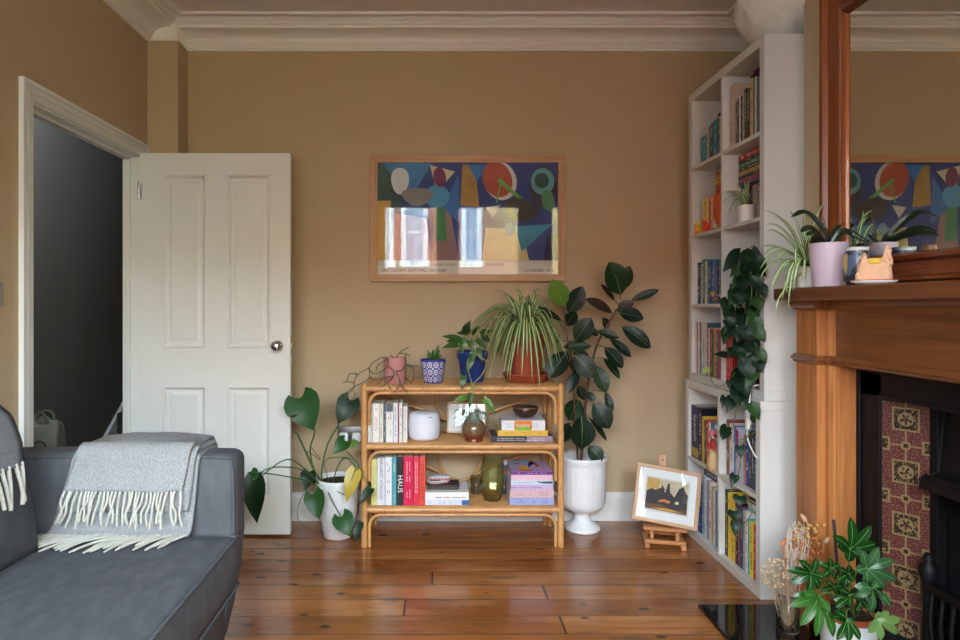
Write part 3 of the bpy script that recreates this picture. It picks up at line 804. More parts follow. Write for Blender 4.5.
# pastel pile at the right
G3 = 'pastel books in the pile on the bottom rattan shelf'
z = ST2
for (a, b, h, c, lab, op) in ((509.6, 554, 7.2, (158, 164, 214), 'periwinkle book at the bottom of the pastel pile', {'tc': (60, 62, 100)}),
                              (509.8, 553.8, 7.8, (214, 176, 184), 'thick dusty pink book, second up in the pastel pile', {'tc': (110, 84, 92)}),
                              (510.8, 553, 5.2, (202, 178, 214), 'lilac book in the pastel pile between pink and pale blue ones', {'text': 'some of this is confusing', 'tc': (70, 50, 90), 'tpos': .36, 'tsize': .0155}),
                              (511, 553.5, 4.0, (206, 216, 232), 'pale blue book with a dark leaf shape in the pastel pile', {'tc': (80, 120, 120)}),
                              (511.2, 552.6, 5.4, (222, 184, 200), 'plain pink book in the pastel pile, second from top', {'tc': (226, 196, 208)}),
                              (511.6, 552.8, 3.4, (112, 52, 130), 'purple-spined lavender book with a colourful figure on top of the pastel pile', {'tc': (220, 200, 230)})):
    th = h*3.15/F
    o = book(((a-VX)*3.15/F, 3.15, z), th, (b-a)*3.15/F, .215, c, lab, G3, flat=True, **op); z += th+.0006
    if 'leaf' in lab:
        m = MB().prism([(.122, .017), (.15, .014), (.2, .016), (.208, .010), (.2, .004), (.16, .005), (.135, .010)], lambda p, s: V((p[0], -.001+.0008*s, p[1])))
        part(o, 'spine_shape', m, pbr((52, 66, 78), .5, var=0), 'dark leaf shape', local=True)
tw = (552.8-511.6)*3.15/F; th = 3.4*3.15/F
part(o, 'cover_print', MB().box(.0005, tw-.0005, .0003, .2145, th, th+.0008), pbr((190, 158, 196), .45, var=.04), 'lavender cover', local=True)
m = MB()
def blob(mi, pts):
    m.prism(pts, lambda p, s: V((p[0]*tw, p[1]*.215, th+.0008+.0006*s)), mi)
blob(0, [(.05, .55), (.16, .5), (.18, .95), (.06, .95)]); blob(0, [(.2, .72), (.52, .74), (.5, .97), (.2, .95)])
blob(1, [(.18, .6), (.3, .62), (.3, .8), (.18, .78)])
blob(2, [(.45, .3), (.6, .62), (.72, .72), (.66, .9), (.56, .88), (.5, .7)])
blob(3, [(.56, .82), (.72, .7), (.76, .46), (.68, .4), (.64, .62), (.52, .68)])
blob(4, [(.56, .9), (.6, .98), (.68, .94), (.7, .82), (.62, .76)])
blob(4, [(.23, .12), (.46, .1), (.46, .44), (.24, .46)]); blob(3, [(.24, .05), (.52, .04), (.52, .12), (.24, .13)])
blob(5, [(.66, .5), (.7, .5), (.68, .36), (.64, .38)])
part(o, 'cover_figure', m, [pbr(c, .5, var=0) for c in ((110, 176, 200), (216, 70, 140), (44, 60, 150), (200, 40, 50), (226, 180, 50), (50, 150, 90))], 'colourful figure on the cover', local=True)
# ================================================================== PICTURES
OAK = wood('pale_oak', (178, 132, 92), (206, 162, 118), 0, 1.0, .45)
OAKV = wood('pale_oak_upright', (178, 132, 92), (206, 162, 118), 2, 1.0, .45)
g = G('picture_glass')
tr = g.node('ShaderNodeBsdfTransparent'); gl = g.node('ShaderNodeBsdfGlossy'); gl.inputs['Roughness'].default_value = .015
fz = g.node('ShaderNodeFresnel'); fz.inputs['IOR'].default_value = 1.5
mx = g.node('ShaderNodeMixShader'); g.put(mx.inputs[0], g.math('ADD', g.math('MULTIPLY', fz.outputs[0], .66), .0, clamp=True))
g.nt.links.new(tr.outputs[0], mx.inputs[1]); g.nt.links.new(gl.outputs[0], mx.inputs[2])
g.nt.links.new(mx.outputs[0], g.nt.nodes['Material Output'].inputs[0]); PGLASS = g.m
def tinted_glass(name, c, rough=.03):
    g = G(name); tr = g.node('ShaderNodeBsdfTransparent'); tr.inputs[0].default_value = lin(c)
    gl = g.node('ShaderNodeBsdfGlossy'); gl.inputs['Roughness'].default_value = rough
    fz = g.node('ShaderNodeLayerWeight'); fz.inputs[0].default_value = .18
    mx = g.node('ShaderNodeMixShader'); g.put(mx.inputs[0], g.math('ADD', g.math('MULTIPLY', fz.outputs[0], .66), .03, clamp=True))
    g.nt.links.new(tr.outputs[0], mx.inputs[1]); g.nt.links.new(gl.outputs[0], mx.inputs[2])
    g.nt.links.new(mx.outputs[0], g.nt.nodes['Material Output'].inputs[0]); return g.m
def frame_parts(t, w, h, fw, depth, mats, mount=0, local=True, y0=0.0):
    # local frame: x across, z up from 0, front towards -y
    H, Vt = MB(), MB()
    for (mb, rects) in ((H, [(-w/2, w/2, 0, fw), (-w/2, w/2, h-fw, h)]), (Vt, [(-w/2, -w/2+fw, fw, h-fw), (w/2-fw, w/2, fw, h-fw)])):
        for (a, b, c, d) in rects: mb.box(a, b, y0, y0+depth, c, d)
    ms = mats if isinstance(mats, (list, tuple)) else (mats, mats)
    f = MB(); f.add(H.v, H.f, 0); f.add(Vt.v, Vt.f, 1)
    part(t, 'frame', f, list(ms), local=True, bevel=.0015)
    part(t, 'backing', MB().box(-w/2+fw-.002, w/2-fw+.002, y0+depth*.75, y0+depth*.95, fw-.002, h-fw+.002), pbr((120, 100, 80), .8), local=True)
    yi = y0+depth*.45
    if mount: part(t, 'mount', MB().box(-w/2+fw-.001, w/2-fw+.001, yi, y0+depth*.75, fw-.001, h-fw+.001), pbr((232, 233, 232), .8, var=.02), 'white mount', local=True)
    part(t, 'glass', MB().box(-w/2+fw-.001, w/2-fw+.001, y0+.003, y0+.005, fw-.001, h-fw+.001), PGLASS, 'clear glass', local=True)
    return yi
a, b = P(370, 281.5, YB-.03), P(565.5, 155, YB-.03)
fw_, fh_ = b.x-a.x, b.z-a.z
PT = thing('framed_poster', 'large blue abstract exhibition poster framed in pale wood on the back wall', 'picture', ((a.x+b.x)/2, YB-.032, a.z))
yi = frame_parts(PT, fw_, fh_, .040, .031, (OAK, OAKV))
iw, ih = fw_-.08, fh_-.08
def U(u, v, k=0.0): return V((-iw/2+u*iw, yi-.0004*k, .04+v*ih))
part(PT, 'poster_paper', MB().box(-iw/2, iw/2, yi, yi+.004, .04, .04+ih), pbr((222, 220, 212), .6, var=.02), 'off-white paper', local=True)
art = MB(); amats = []
def amat(c, v=.14):
    amats.append(pbr(c, .6, var=v, vs=14)); return len(amats)-1
lay_n = [0]
def poly(pts, c, v=.14):
    lay_n[0] += 1; k = lay_n[0]; mi = amat(c, v)
    art.prism([(max(0, min(1, p[0])), max(.125, min(1, p[1]))) for p in pts], lambda p, s: U(p[0], p[1], .6*k+.6*s), mi)
def ell(cx, cy, rx, ry, c, rot=0, n=22, a0=0, a1=360, wob=0):
    pts = []
    for i in range(n):
        a = math.radians(a0+(a1-a0)*i/(n-1 if a1-a0 < 360 else n)); q = 1+wob*math.sin(3*a)
        x, y = rx*q*math.cos(a), ry*q*math.sin(a); r = math.radians(rot); k = iw/ih
        pts.append((cx+x*math.cos(r)-y*math.sin(r)/k*1.0, cy+(x*math.sin(r))*k*1.0+y*math.cos(r)))
    poly(pts, c)
# a plain abstract composition of bands, discs and wedges in the poster's colours
poly([(0, .125), (1, .125), (1, 1), (0, 1)], (52, 70, 140))
poly([(0, .55), (.14, .62), (.1, 1), (0, 1)], (64, 96, 92))
poly([(.03, 1), (.3, 1), (.2, .72), (.12, .78)], (70, 140, 196))
poly([(.0, .125), (.06, .125), (.075, .66), (.0, .66)], (220, 180, 100))
poly([(.06, .125), (.3, .125), (.27, .5), (.1, .55)], (200, 140, 130))
poly([(.3, .125), (.45, .125), (.4, .62), (.33, .66)], (150, 120, 120))
poly([(.32, .3), (.385, .3), (.37, .74), (.31, .70)], (70, 140, 90))
poly([(.36, .6), (.46, .45), (.45, .9)], (60, 120, 190))
ell(.125, .84, .05, .12, (222, 226, 232), 0, wob=.05)
poly([(.29, .98), (.43, .92), (.33, .74)], (226, 214, 176))
ell(.33, .70, .07, .10, (84, 160, 204))
ell(.345, .87, .035, .09, (132, 50, 92), 8)
ell(.22, .70, .085, .08, (150, 150, 150), 0, wob=.1)
poly([(.46, .62), (.565, .6), (.54, .98), (.47, .98)], (176, 140, 76), .3)
poly([(.5, .98), (.62, .98), (.55, .84)], (56, 130, 200))
ell(.68, .84, .09, .18, (222, 224, 226), 20)
ell(.665, .85, .08, .165, (188, 84, 62), 20)
poly([(.66, .84), (.68, .86), (.86, .6), (.84, .59)], (110, 186, 90))
poly([(.655, .64), (.665, .64), (.69, .83), (.68, .83)], (110, 186, 90))
ell(.79, .58, .1, .1, (62, 60, 62), -15)
ell(.92, .78, .075, .2, (70, 62, 82))
ell(.915, .83, .065, .12, (104, 178, 184)); ell(.91, .84, .04, .07, (50, 96, 84)); ell(.945, .66, .035, .1, (86, 150, 110), 12)
poly([(.58, .125), (.84, .125), (.8, .4), (.6, .42)], (214, 206, 150))
poly([(.76, .43), (.97, .45), (.8, .2)], (72, 156, 196))
poly([(.92, .125), (1, .125), (1, .36), (.94, .34)], (40, 44, 90))
ell(.73, .40, .028, .06, (120, 160, 200))
poly([(.6, .6), (.68, .62), (.64, .5)], (216, 220, 214))
part(PT, 'print', art, amats, 'blue abstract print', local=True)
INK = pbr((70, 72, 84), .6, var=0)
lettering(PT, 'DAVID HOCKNEY: SOME VERY NEW PAINTINGS', INK, U(.49, .085, 1), (1, 0, 0), (0, 0, 1), .021, sx=.92)
lettering(PT, '1853 GALLERY, SALTS MILL, SALTAIRE', INK, U(.02, .033, 1), (1, 0, 0), (0, 0, 1), .0225, 'LEFT', sx=.95)
lettering(PT, 'NOVEMBER 1993', INK, U(.975, .033, 1), (1, 0, 0), (0, 0, 1), .0225, 'RIGHT', sx=.95)

# ================================================================== ON THE MIDDLE AND BOTTOM SHELVES
c = P(424, 0, 3.225)
t = thing('speaker', 'white rounded drum-shaped speaker beside the white books on the rattan shelf', 'speaker', (c.x, 3.235, ST1))
part(t, 'body', MB().lathe([(0, .0), (.06, .001), (.072, .006), (.0785, .02), (.08, .05), (.079, .1), (.075, .122), (.066, .134), (.05, .138), (.03, .1385), (0, .1385)], n=40), pbr((226, 228, 240), .45, var=.02), local=True)
part(t, 'dial', MB().lathe([(.03, .1384), (.031, .140), (.028, .141), (0, .141)], n=28), pbr((206, 208, 222), .4, var=0), local=True)
part(t, 'logo_slot', MB().rbox(.02, .042, -.074, -.062, .1195, .1215, .001, 2), pbr((110, 110, 120), .5), local=True)
# small framed print leaning at the back
fx = P(466.5, 0, 3.36).x
t = thing('framed_print', 'small leaning wood-framed green landscape print behind the brown jug', 'picture', (fx, 3.352, ST1+.003), (math.radians(-13), math.radians(1.5), 0))
yi = frame_parts(t, .208, .163, .010, .014, (OAK, OAKV), 1)
m = MB().box(-.066, .066, yi-.002, yi+.001, .038, .125); 
g = G('green_print'); x, y, z = g.pos(); n = g.noise(g.vec, 38, 4.0, .7)
cc = g.mix(g.step(n, .35, .6), lin((52, 78, 60)), lin((140, 152, 116))); cc = g.mix(g.step(g.noise(g.vec, 70), .58, .7), cc, lin((190, 196, 176)))
part(t, 'print', m, g.done(cc, .7), 'green landscape print', local=True)
# brown glazed jug
j = P(474, 0, 3.19)
g = G('brown_glaze'); x, y, z = g.pos(); n = g.noise(g.vec, 30, 4.0)
cc = g.mix(g.step(g.math('ADD', z, g.math('MULTIPLY', n, .03)), .03, .075), lin((112, 46, 22)), lin((116, 92, 66)))
cc = g.mix(g.step(g.math('ADD', z, g.math('MULTIPLY', n, .03)), .10, .125), cc, lin((112, 130, 116)))
cc = g.mix(g.math('MULTIPLY', g.step(g.noise(g.vec, 120), .6, .7), .5), cc, lin((70, 40, 26)))
JG = g.done(cc, .12, coat=.5)
t = thing('jug', 'round brown glazed pottery jug with a handle in front of the leaning print', 'jug', (j.x, 3.20, ST1))
part(t, 'body', MB().lathe([(.0, 0), (.046, .0), (.047, .006), (.042, .012), (.045, .018), (.056, .034), (.0615, .055), (.059, .075), (.048, .093), (.033, .103), (.025, .109), (.0225, .118), (.023, .128), (.027, .136), (.0245, .136), (.020, .127), (.019, .11), (.0, .1)], n=36), JG, local=True)
part(t, 'handle', MB().tube(catmull([(.02, 0, .132), (.045, 0, .139), (.062, 0, .128), (.067, 0, .1), (.064, 0, .076), (.058, 0, .066)], 6), [.0065]*31, 10), JG, local=True)
# coconut bowl
bw = P(525.5, 0, 3.22)
t = thing('coconut_bowl', 'dark coconut shell bowl on top of the middle-shelf book stack', 'bowl', (bw.x, 3.225, ZBOWL))
part(t, 'shell', MB().lathe([(0, 0), (.026, .0), (.034, .004), (.05, .016), (.062, .034), (.068, .054), (.0655, .0555), (.059, .036), (.046, .018), (.03, .008), (0, .007)], n=36), pbr((62, 40, 30), .35, var=.35, vs=50, coat=.3), local=True)
part(t, 'rim', MB().lathe([(.0685, .0535), (.069, .0555), (.0672, .0568), (.0652, .0555)], n=36, cap=False), pbr((150, 108, 74), .5), 'paler rim', local=True)
part(t, 'contents', MB().lathe([(0, .042), (.03, .04), (.06, .0385)], n=24, cap=False).tube(catmull([(-.05, 0, .05), (-.02, -.01, .058), (.01, 0, .054)], 5), .004, 6), pbr((70, 58, 50), .8, var=.3, vs=60), local=True)
# green glass vase, tumbler, bottle
VG = tinted_glass('green_glass', (242, 245, 230))
vs_ = P(492.5, 0, 3.23)
t = thing('glass_vase', 'tall faceted pale green glass vase on the bottom rattan shelf', 'vase', (vs_.x, 3.235, ST2))
pr = [(0, .0), (.038, .0), (.043, .006), (.057, .035), (.069, .068), (.0675, .10), (.060, .16), (.052, .205), (.051, .224), (.047, .224), (.048, .2), (.056, .155), (.063, .1), (.0645, .07), (.053, .04), (.036, .018), (0, .016)]
part(t, 'body', MB().lathe(pr, n=11, smooth=False), VG, local=True)
tb = P(476.5, 0, 3.33)
t = thing('glass_tumbler', 'small clear glass tumbler half hidden behind the green vase', 'glass', (tb.x, 3.345, ST2))
part(t, 'body', MB().lathe([(0, 0), (.026, 0), (.028, .004), (.033, .09), (.031, .09), (.026, .01), (0, .009)], n=24), tinted_glass('clear_glass', (246, 248, 247)), local=True)
bt_ = P(505.5, 0, 3.34)
t = thing('slim_bottle', 'slim bottle with orange and blue bands between the vase and the pastel pile', 'bottle', (bt_.x, 3.345, ST2))
part(t, 'body', MB().lathe([(0, 0), (.016, 0), (.017, .004), (.017, .12), (.014, .14), (.009, .15), (0, .15)], n=20), pbr((70, 80, 110), .3, var=.2), local=True)
part(t, 'label_band', MB().lathe([(.0172, .10), (.0174, .101), (.0174, .122), (.0172, .123)], n=20, cap=False), pbr((214, 110, 70), .5), 'orange band', local=True)
part(t, 'label_band', MB().lathe([(.0172, .08), (.0174, .081), (.0174, .096), (.0172, .097)], n=20, cap=False), pbr((70, 150, 190), .5), 'light blue band', local=True)
part(t, 'cap', MB().lathe([(.0095, .15), (.0105, .151), (.0105, .172), (.009, .175), (0, .175)], n=16), pbr((190, 190, 196), .3, var=0), local=True)

# ================================================================== POT PLANTS ON TOP
LG = [pbr(c, .35, var=.15, vs=25, name='leaf_green') for c in ((36, 66, 28), (54, 90, 38), (84, 122, 54))]
DKG = [pbr(c, .38, spec=.25, var=.12, vs=20, name='deep_leaf') for c in ((18, 36, 22), (28, 54, 26), (84, 122, 40))]
MIDRIB = pbr((120, 146, 84), .4, name='midrib')
def C(cx, cy, s, ox, oy, d): return P(ox+cx/s, oy+cy/s, d)
def potlathe(r0, r1, h, rim=.006, th=.005):
    return [(0, 0), (r0*.9, 0), (r0, .003), (r1-.001, h-.004), (r1, h), (r1-th, h), (r1-th-.001, h-.012), (r1*.9-th, h-.016), (0, h-.014)]
# pink pot with rhipsalis
pp = P(395, 0, 3.21)
t = thing('potted_rhipsalis', 'pink pot of thin trailing rhipsalis stems at the left end of the rattan shelf', 'plant', (pp.x, 3.215, ST0))
part(t, 'pot', MB().lathe([(0, 0), (.05, 0), (.053, .003), (.0595, .126), (.0595, .13), (.0545, .13), (.053, .118), (0, .116)], n=36), pbr((196, 136, 134), .6, var=.04), 'dusty pink pot', local=True)
part(t, 'soil', MB().lathe([(.0535, .1165), (.02, .12), (0, .121)], n=20, cap=False), SOIL, local=True)
st = MB()
Ls = [[(435, 255), (380, 250), (300, 300), (262, 345), (160, 410), (130, 480), (125, 530), (50, 610)], [(262, 345), (270, 430), (210, 480), (130, 520), (60, 570)], [(262, 345), (300, 395), (360, 390), (440, 330)],
      [(160, 410), (90, 400), (60, 470), (25, 480)], [(440, 260), (440, 320), (490, 375), (485, 430), (440, 480)], [(590, 245), (600, 320), (560, 370), (515, 380), (545, 450)],
      [(515, 250), (545, 205), (630, 155)], [(600, 320), (660, 345), (675, 410), (650, 490)], [(600, 320), (650, 325), (710, 332)], [(490, 425), (400, 440), (340, 500)], [(545, 450), (550, 490), (490, 575)],
      [(545, 450), (550, 490), (620, 575)], [(545, 210), (590, 220), (640, 235)], [(330, 370), (350, 320), (435, 265)], [(485, 430), (440, 490), (465, 540)], [(160, 410), (140, 385)], [(130, 480), (60, 470)],
      [(125, 560), (140, 600), (100, 650)], [(50, 610), (40, 660)], [(440, 480), (380, 520)], [(480, 250), (470, 225)], [(600, 245), (605, 210)], [(270, 430), (300, 450)], [(590, 430), (650, 480)]]
for L in Ls:
    pts = []
    for (cx, cy) in L:
        px, py = 340+cx/9.14, 330+cy/9.14
        d = 3.14 if px < 412 and py > 357 else 3.20
        if py > 378: d = 3.095
        if px < 368: d = 3.12
        pts.append(P(px, py, d))
    if len(pts) > 2: pts = catmull(pts, 4)
    st.tube(pts, .0024, 6)
part(t, 'stems', st, pbr((74, 88, 62), .6, var=.2, vs=30), 'thin green stems')
# blue and white patterned pot with aloe
bp = P(433, 0, 3.25)
g = G('blue_tile_glaze'); x, y, z = g.pos()
ang = g.math('DIVIDE', g.math('ARCTAN2', y, x), math.pi/6.0); fa = g.math('SUBTRACT', g.math('FRACT', ang), .5)
fz = g.math('SUBTRACT', g.math('FRACT', g.math('DIVIDE', z, .037)), .5)
ra = g.math('SQRT', g.math('ADD', g.math('MULTIPLY', fa, fa), g.math('MULTIPLY', fz, fz)))
ring = g.math('LESS_THAN', g.math('ABSOLUTE', g.math('SUBTRACT', ra, .33)), .075)
dot = g.math('LESS_THAN', ra, .13)
di = g.math('LESS_THAN', g.math('ABSOLUTE', g.math('SUBTRACT', g.math('ADD', g.math('ABSOLUTE', fa), g.math('ABSOLUTE', fz)), .86)), .07)
pat = g.math('MAXIMUM', g.math('MAXIMUM', ring, dot), di)
pat = g.math('MULTIPLY', pat, g.math('MULTIPLY', g.math('GREATER_THAN', z, .006), g.math('LESS_THAN', z, .107)))
BLW = g.done(g.mix(pat, lin((58, 62, 150)), lin((214, 216, 228))), .25, coat=.3)
t = thing('potted_aloe', 'small spiky plant in a blue and white patterned pot on the rattan shelf', 'plant', (bp.x, 3.25, ST0))
part(t, 'pot', MB().lathe([(0, 0), (.047, 0), (.05, .003), (.0655, .112), (.0655, .118), (.061, .118), (.058, .104), (0, .102)], n=40), BLW, local=True)
part(t, 'soil', MB().lathe([(.0585, .106), (.02, .11), (0, .111)], n=20, cap=False), pbr((110, 72, 50), .9, var=.4, vs=60), local=True)
al = MB()
for (dx, dy, h, w) in ((.028, -.01, .085, .013), (.012, -.02, .055, .012), (-.016, -.015, .05, .01), (-.03, 0, .06, .008), (.034, .012, .06, .012), (0, .02, .06, .012), (.045, -.015, .035, .012), (.0, -.03, .035, .01), (-.035, -.012, .04, .006)):
    leaf(al, (dx*.2, dy*.2, .107), (dx, dy, .107+h), w*1.4, (dx*.3-.01, -1, .2), .5, .08, 'lance', 1)
part(t, 'leaves', al, LG, local=True)
# blue glazed pot with trailing pothos
bl = P(472.5, 0, 3.28)
t = thing('potted_pothos', 'trailing heart-leaved plant in a deep blue glazed pot on the rattan shelf', 'plant', (bl.x, 3.285, ST0))
part(t, 'pot', MB().lathe([(0, 0), (.055, 0), (.059, .004), (.072, .11), (.076, .118), (.081, .124), (.0815, .155), (.079, .16), (.0745, .158), (.072, .142), (0, .14)], n=40), pbr((30, 58, 128), .15, var=.25, vs=18, coat=.6), 'deep blue glazed pot', local=True)
part(t, 'soil', MB().lathe([(.0735, .143), (.03, .147), (0, .148)], n=20, cap=False), SOIL, local=True)
fo = MB(); s4 = (3.765, 430, 270)
for (b, tp, w, d, mi) in (((110, 262), (45, 247), 28, 3.24, 1), ((105, 280), (45, 292), 30, 3.2, 1), ((132, 235), (152, 188), 32, 3.27, 0), ((120, 255), (124, 315), 32, 3.18, 1), ((150, 268), (176, 318), 28, 3.18, 1), ((158, 325), (138, 388), 28, 3.13, 1),
                          ((182, 295), (196, 345), 22, 3.16, 1), ((126, 398), (120, 452), 28, 3.09, 1), ((132, 478), (92, 494), 28, 3.085, 2), ((152, 466), (148, 528), 22, 3.085, 1), ((203, 486), (250, 542), 30, 3.085, 2), ((190, 240), (238, 226), 26, 3.25, 1),
                          ((200, 250), (230, 276), 26, 3.22, 0), ((140, 240), (98, 236), 22, 3.3, 0), ((95, 270), (60, 268), 20, 3.22, 0), ((160, 240), (190, 208), 22, 3.33, 0), ((135, 262), (110, 300), 24, 3.24, 2), ((168, 300), (160, 350), 20, 3.17, 2), ((150, 236), (128, 210), 22, 3.32, 1), ((176, 262), (214, 300), 24, 3.19, 1)):
    leaf(fo, C(*b, *s4, d), C(*tp, *s4, d-.02), w/3.765*d/F, (random.uniform(-.3, .3), -1, .6), .15, .08, 'heart', mi, n=8, lobe=.14)
part(t, 'leaves', fo, LG)
vn = MB()
for L, d in (([(150, 300), (185, 325), (212, 350), (195, 395), (165, 425), (158, 445), (150, 466)], 3.1), ([(160, 300), (140, 350), (150, 400), (160, 440)], 3.1), ([(160, 445), (180, 440), (208, 462), (208, 488), (180, 490), (162, 470)], 3.085), ([(165, 450), (132, 478)], 3.085), ([(150, 300), (120, 270), (105, 262)], 3.25), ([(150, 300), (140, 240)], 3.28), ([(150, 300), (175, 260), (192, 242)], 3.26)):
    pts = []
    for k, q in enumerate(L):
        dd = d if q[1] > 320 else 3.2
        pts.append(C(*q, *s4, dd))
    vn.tube(catmull(pts, 5), .0022, 6)
part(t, 'vines', vn, pbr((150, 160, 92), .5))
# terracotta pot with variegated spider plant
def fountain(mb, base, n, rr, up, drop, w, ymax, seed, back=.16, az=(0, 360), avoid=None):
    rnd = random.Random(seed)
    for k in range(n):
        a = math.radians(az[0]+(az[1]-az[0])*((k+rnd.random())/n)); R = rnd.uniform(*rr); h = rnd.uniform(*up); dz = rnd.uniform(*drop)
        dx, dy = math.cos(a)*R, math.sin(a)*R
        if dy > 0: dy *= back/rr[1]
        b = V(base)+V((math.cos(a)*.02, math.sin(a)*.02, 0))
        e = V(base)+V((dx, dy, dz)); c = V(base)+V((dx*.45, dy*.45, h*1.9))
        if e.y > ymax: e.y = ymax
        pts = bez(b, c, e, 11)
        tw = rnd.uniform(-.004, .004)
        blade(mb, pts, w*rnd.uniform(.75, 1.15), (math.cos(a)*.4, -.6+.0*tw, .9))
tp_ = P(526, 0, 3.29); TC = pbr((166, 78, 50), .75, var=.1, vs=20, name='terracotta')
t = thing('potted_spider_plant', 'big arching spider plant in a terracotta pot at the right of the rattan shelf', 'plant', (tp_.x, 3.29, ST0))
part(t, 'saucer', MB().lathe([(0, 0), (.095, 0), (.1, .004), (.118, .036), (.122, .038), (.122, .043), (.114, .043), (.098, .010), (0, .009)], n=40), TC, 'terracotta saucer', local=True)
part(t, 'pot', MB().lathe([(0, .01), (.07, .01), (.073, .014), (.088, .185), (.088, .19), (.097, .192), (.099, .236), (.096, .24), (.089, .238), (.087, .22), (0, .218)], n=40), TC, local=True)
part(t, 'soil', MB().lathe([(.0885, .222), (.03, .226), (0, .227)], n=20, cap=False), SOIL, local=True)
SPG = [pbr((84, 118, 52), .45, var=.2, vs=30, name='spider_green'), pbr((202, 206, 160), .45, var=.06, name='spider_cream')]
sp = MB(); B0 = (0, 0, .23)
sp_y = YB-.006-3.29
fountain(sp, B0, 16, (.05, .19), (.11, .16), (.10, .235), .016, sp_y, 3)
fountain(sp, B0, 34, (.14, .27), (.10, .18), (-.12, .12), .018, sp_y, 4)
fountain(sp, B0, 30, (.13, .20), (.10, .15), (-.24, -.08), .019, sp_y, 5, az=(170, 370))
fountain(sp, B0, 12, (.25, .32), (.12, .16), (-.12, .10), .015, sp_y, 6, az=(150, 230))
for v in sp.v:
    if v.z < .004 and v.y > -.18: v.z = .004+random.random()*.004
part(t, 'leaves', sp, SPG, local=True)
# ================================================================== RUBBER PLANT IN URN
uc = V(((582.5-VX)*3.37/F, 3.375, 0))
t = thing('potted_rubber_plant', 'tall dark-leaved rubber plant in a white fluted pedestal urn', 'plant', uc)
def flute(r, z, a): return r*(1+(.022*abs(math.cos(a*14))**2 if .135 < z < .345 and r > .06 else 0))
UR = pbr((230, 230, 232), .35, var=.02)
part(t, 'urn', MB().lathe([(0, 0), (.088, 0), (.092, .004), (.092, .014), (.086, .02), (.074, .026), (.07, .034), (.05, .048), (.042, .06), (.041, .088), (.05, .094), (.052, .1), (.075, .106), (.1, .116), (.113, .134), (.116, .15), (.119, .25), (.121, .34), (.121, .352), (.127, .366), (.131, .39), (.129, .392), (.119, .372), (.113, .33), (0, .325)], n=84, fn=flute), UR, 'white fluted pedestal urn', local=True)
part(t, 'soil', MB().lathe([(.114, .332), (.05, .338), (0, .34)], n=28, cap=False), SOIL, local=True)
BARK = pbr((92, 66, 50), .7, var=.25, vs=40, name='bark'); STG = pbr((86, 104, 58), .5, name='green_stem')
s7 = (4.265, 530, 250); s8 = (4.573, 530, 320)
def Cs(q, s, d): return C(q[0], q[1], *s, d)
stm = MB()
stm.tube(catmull([P(581, 462, 3.375), P(583.5, 430, 3.37), P(586, 400, 3.36), P(590, 372, 3.35), P(597, 345, 3.34), P(607, 326, 3.33), P(617, 309, 3.32)], 5), [.0085-.0001*k for k in range(31)], 8)
stm.tube(catmull([P(578, 462, 3.39), P(575, 420, 3.37), P(573, 370, 3.34), P(568, 342, 3.32), P(564, 315, 3.32), P(565, 305, 3.32)], 5), [.006-.0001*k for k in range(26)], 8)
part(t, 'stem', stm, BARK)
lv = MB()
RL = [((147, 240), (95, 127), 85, 3.29, 2), ((165, 270), (225, 155), 76, 3.33, 0), ((150, 322), (196, 262), 60, 3.36, 0), ((135, 302), (18, 237), 30, 3.30, 0), ((195, 388), (262, 290), 84, 3.27, 0), ((388, 190), (342, 50), 108, 3.27, 1),
      ((392, 170), (425, 68), 60, 3.36, 1), ((360, 215), (305, 145), 26, 3.38, 3), ((350, 268), (238, 205), 48, 3.33, 3), ((372, 262), (442, 220), 50, 3.28, 3), ((430, 216), (552, 168), 36, 3.34, 0), ((382, 270), (486, 290), 66, 3.25, 0), ((392, 325), (518, 418), 68, 3.27, 0),
      ((332, 337), (312, 290), 36, 3.36, 0), ((288, 345), (382, 374), 36, 3.25, 0), ((340, 378), (434, 456), 40, 3.33, 0), ((318, 415), (398, 502), 64, 3.25, 0), ((312, 460), (386, 548), 40, 3.33, 1), ((280, 493), (326, 608), 64, 3.24, 1),
      ((188, 448), (278, 542), 86, 3.23, 0), ((158, 432), (82, 545), 88, 3.22, 0), ((204, 512), (163, 610), 46, 3.25, 0), ((143, 412), (262, 408), 46, 3.33, 1), ((185, 430), (252, 474), 54, 3.3, 0), ((130, 385), (85, 360), 40, 3.36, 0), ((250, 335), (290, 365), 30, 3.4, 0), ((170, 470), (215, 520), 44, 3.38, 1)]
for (b, tp, w, d, mi) in RL:
    B, T = Cs(b, s7, d+.02), Cs(tp, s7, d-.02)
    leaf(lv, B, T, w/4.265*d/F*1.05, (random.uniform(-.4, .4), -1, .35), .16, .05, 'oval', mi, rib=4 if mi < 3 else None, n=9)
RL2 = [((292, 378), (366, 497), 92, 3.23, 0), ((235, 440), (238, 592), 122, 3.20, 0), ((268, 575), (330, 645), 72, 3.28, 0), ((345, 328), (376, 424), 38, 3.33, 0), ((270, 445), (356, 553), 26, 3.36, 0), ((222, 365), (178, 458), 96, 3.42, 1), ((218, 300), (252, 366), 46, 3.4, 0), ((258, 330), (298, 368), 34, 3.3, 0), ((180, 470), (140, 560), 60, 3.45, 0)]
for (b, tp, w, d, mi) in RL2:
    leaf(lv, Cs(b, s8, d+.01), Cs(tp, s8, d-.02), w/4.573*d/F*1.05, (random.uniform(-.3, .3), -1, .35), .14, .05, 'oval', mi, rib=4, n=9)
part(t, 'leaves', lv, DKG+[pbr((62, 48, 38), .4, var=.15, name='brown_underside'), MIDRIB])
pt = MB()
main = [P(583.5, 430, 3.37), P(586, 400, 3.36), P(590, 372, 3.35), P(597, 345, 3.34), P(607, 326, 3.33), P(617, 309, 3.32), P(620, 299, 3.3)]
sec = [P(575, 420, 3.37), P(573, 370, 3.34), P(568, 342, 3.32), P(564, 315, 3.32), P(565, 305, 3.32)]
fine = catmull(main, 6)+catmull(sec, 6)
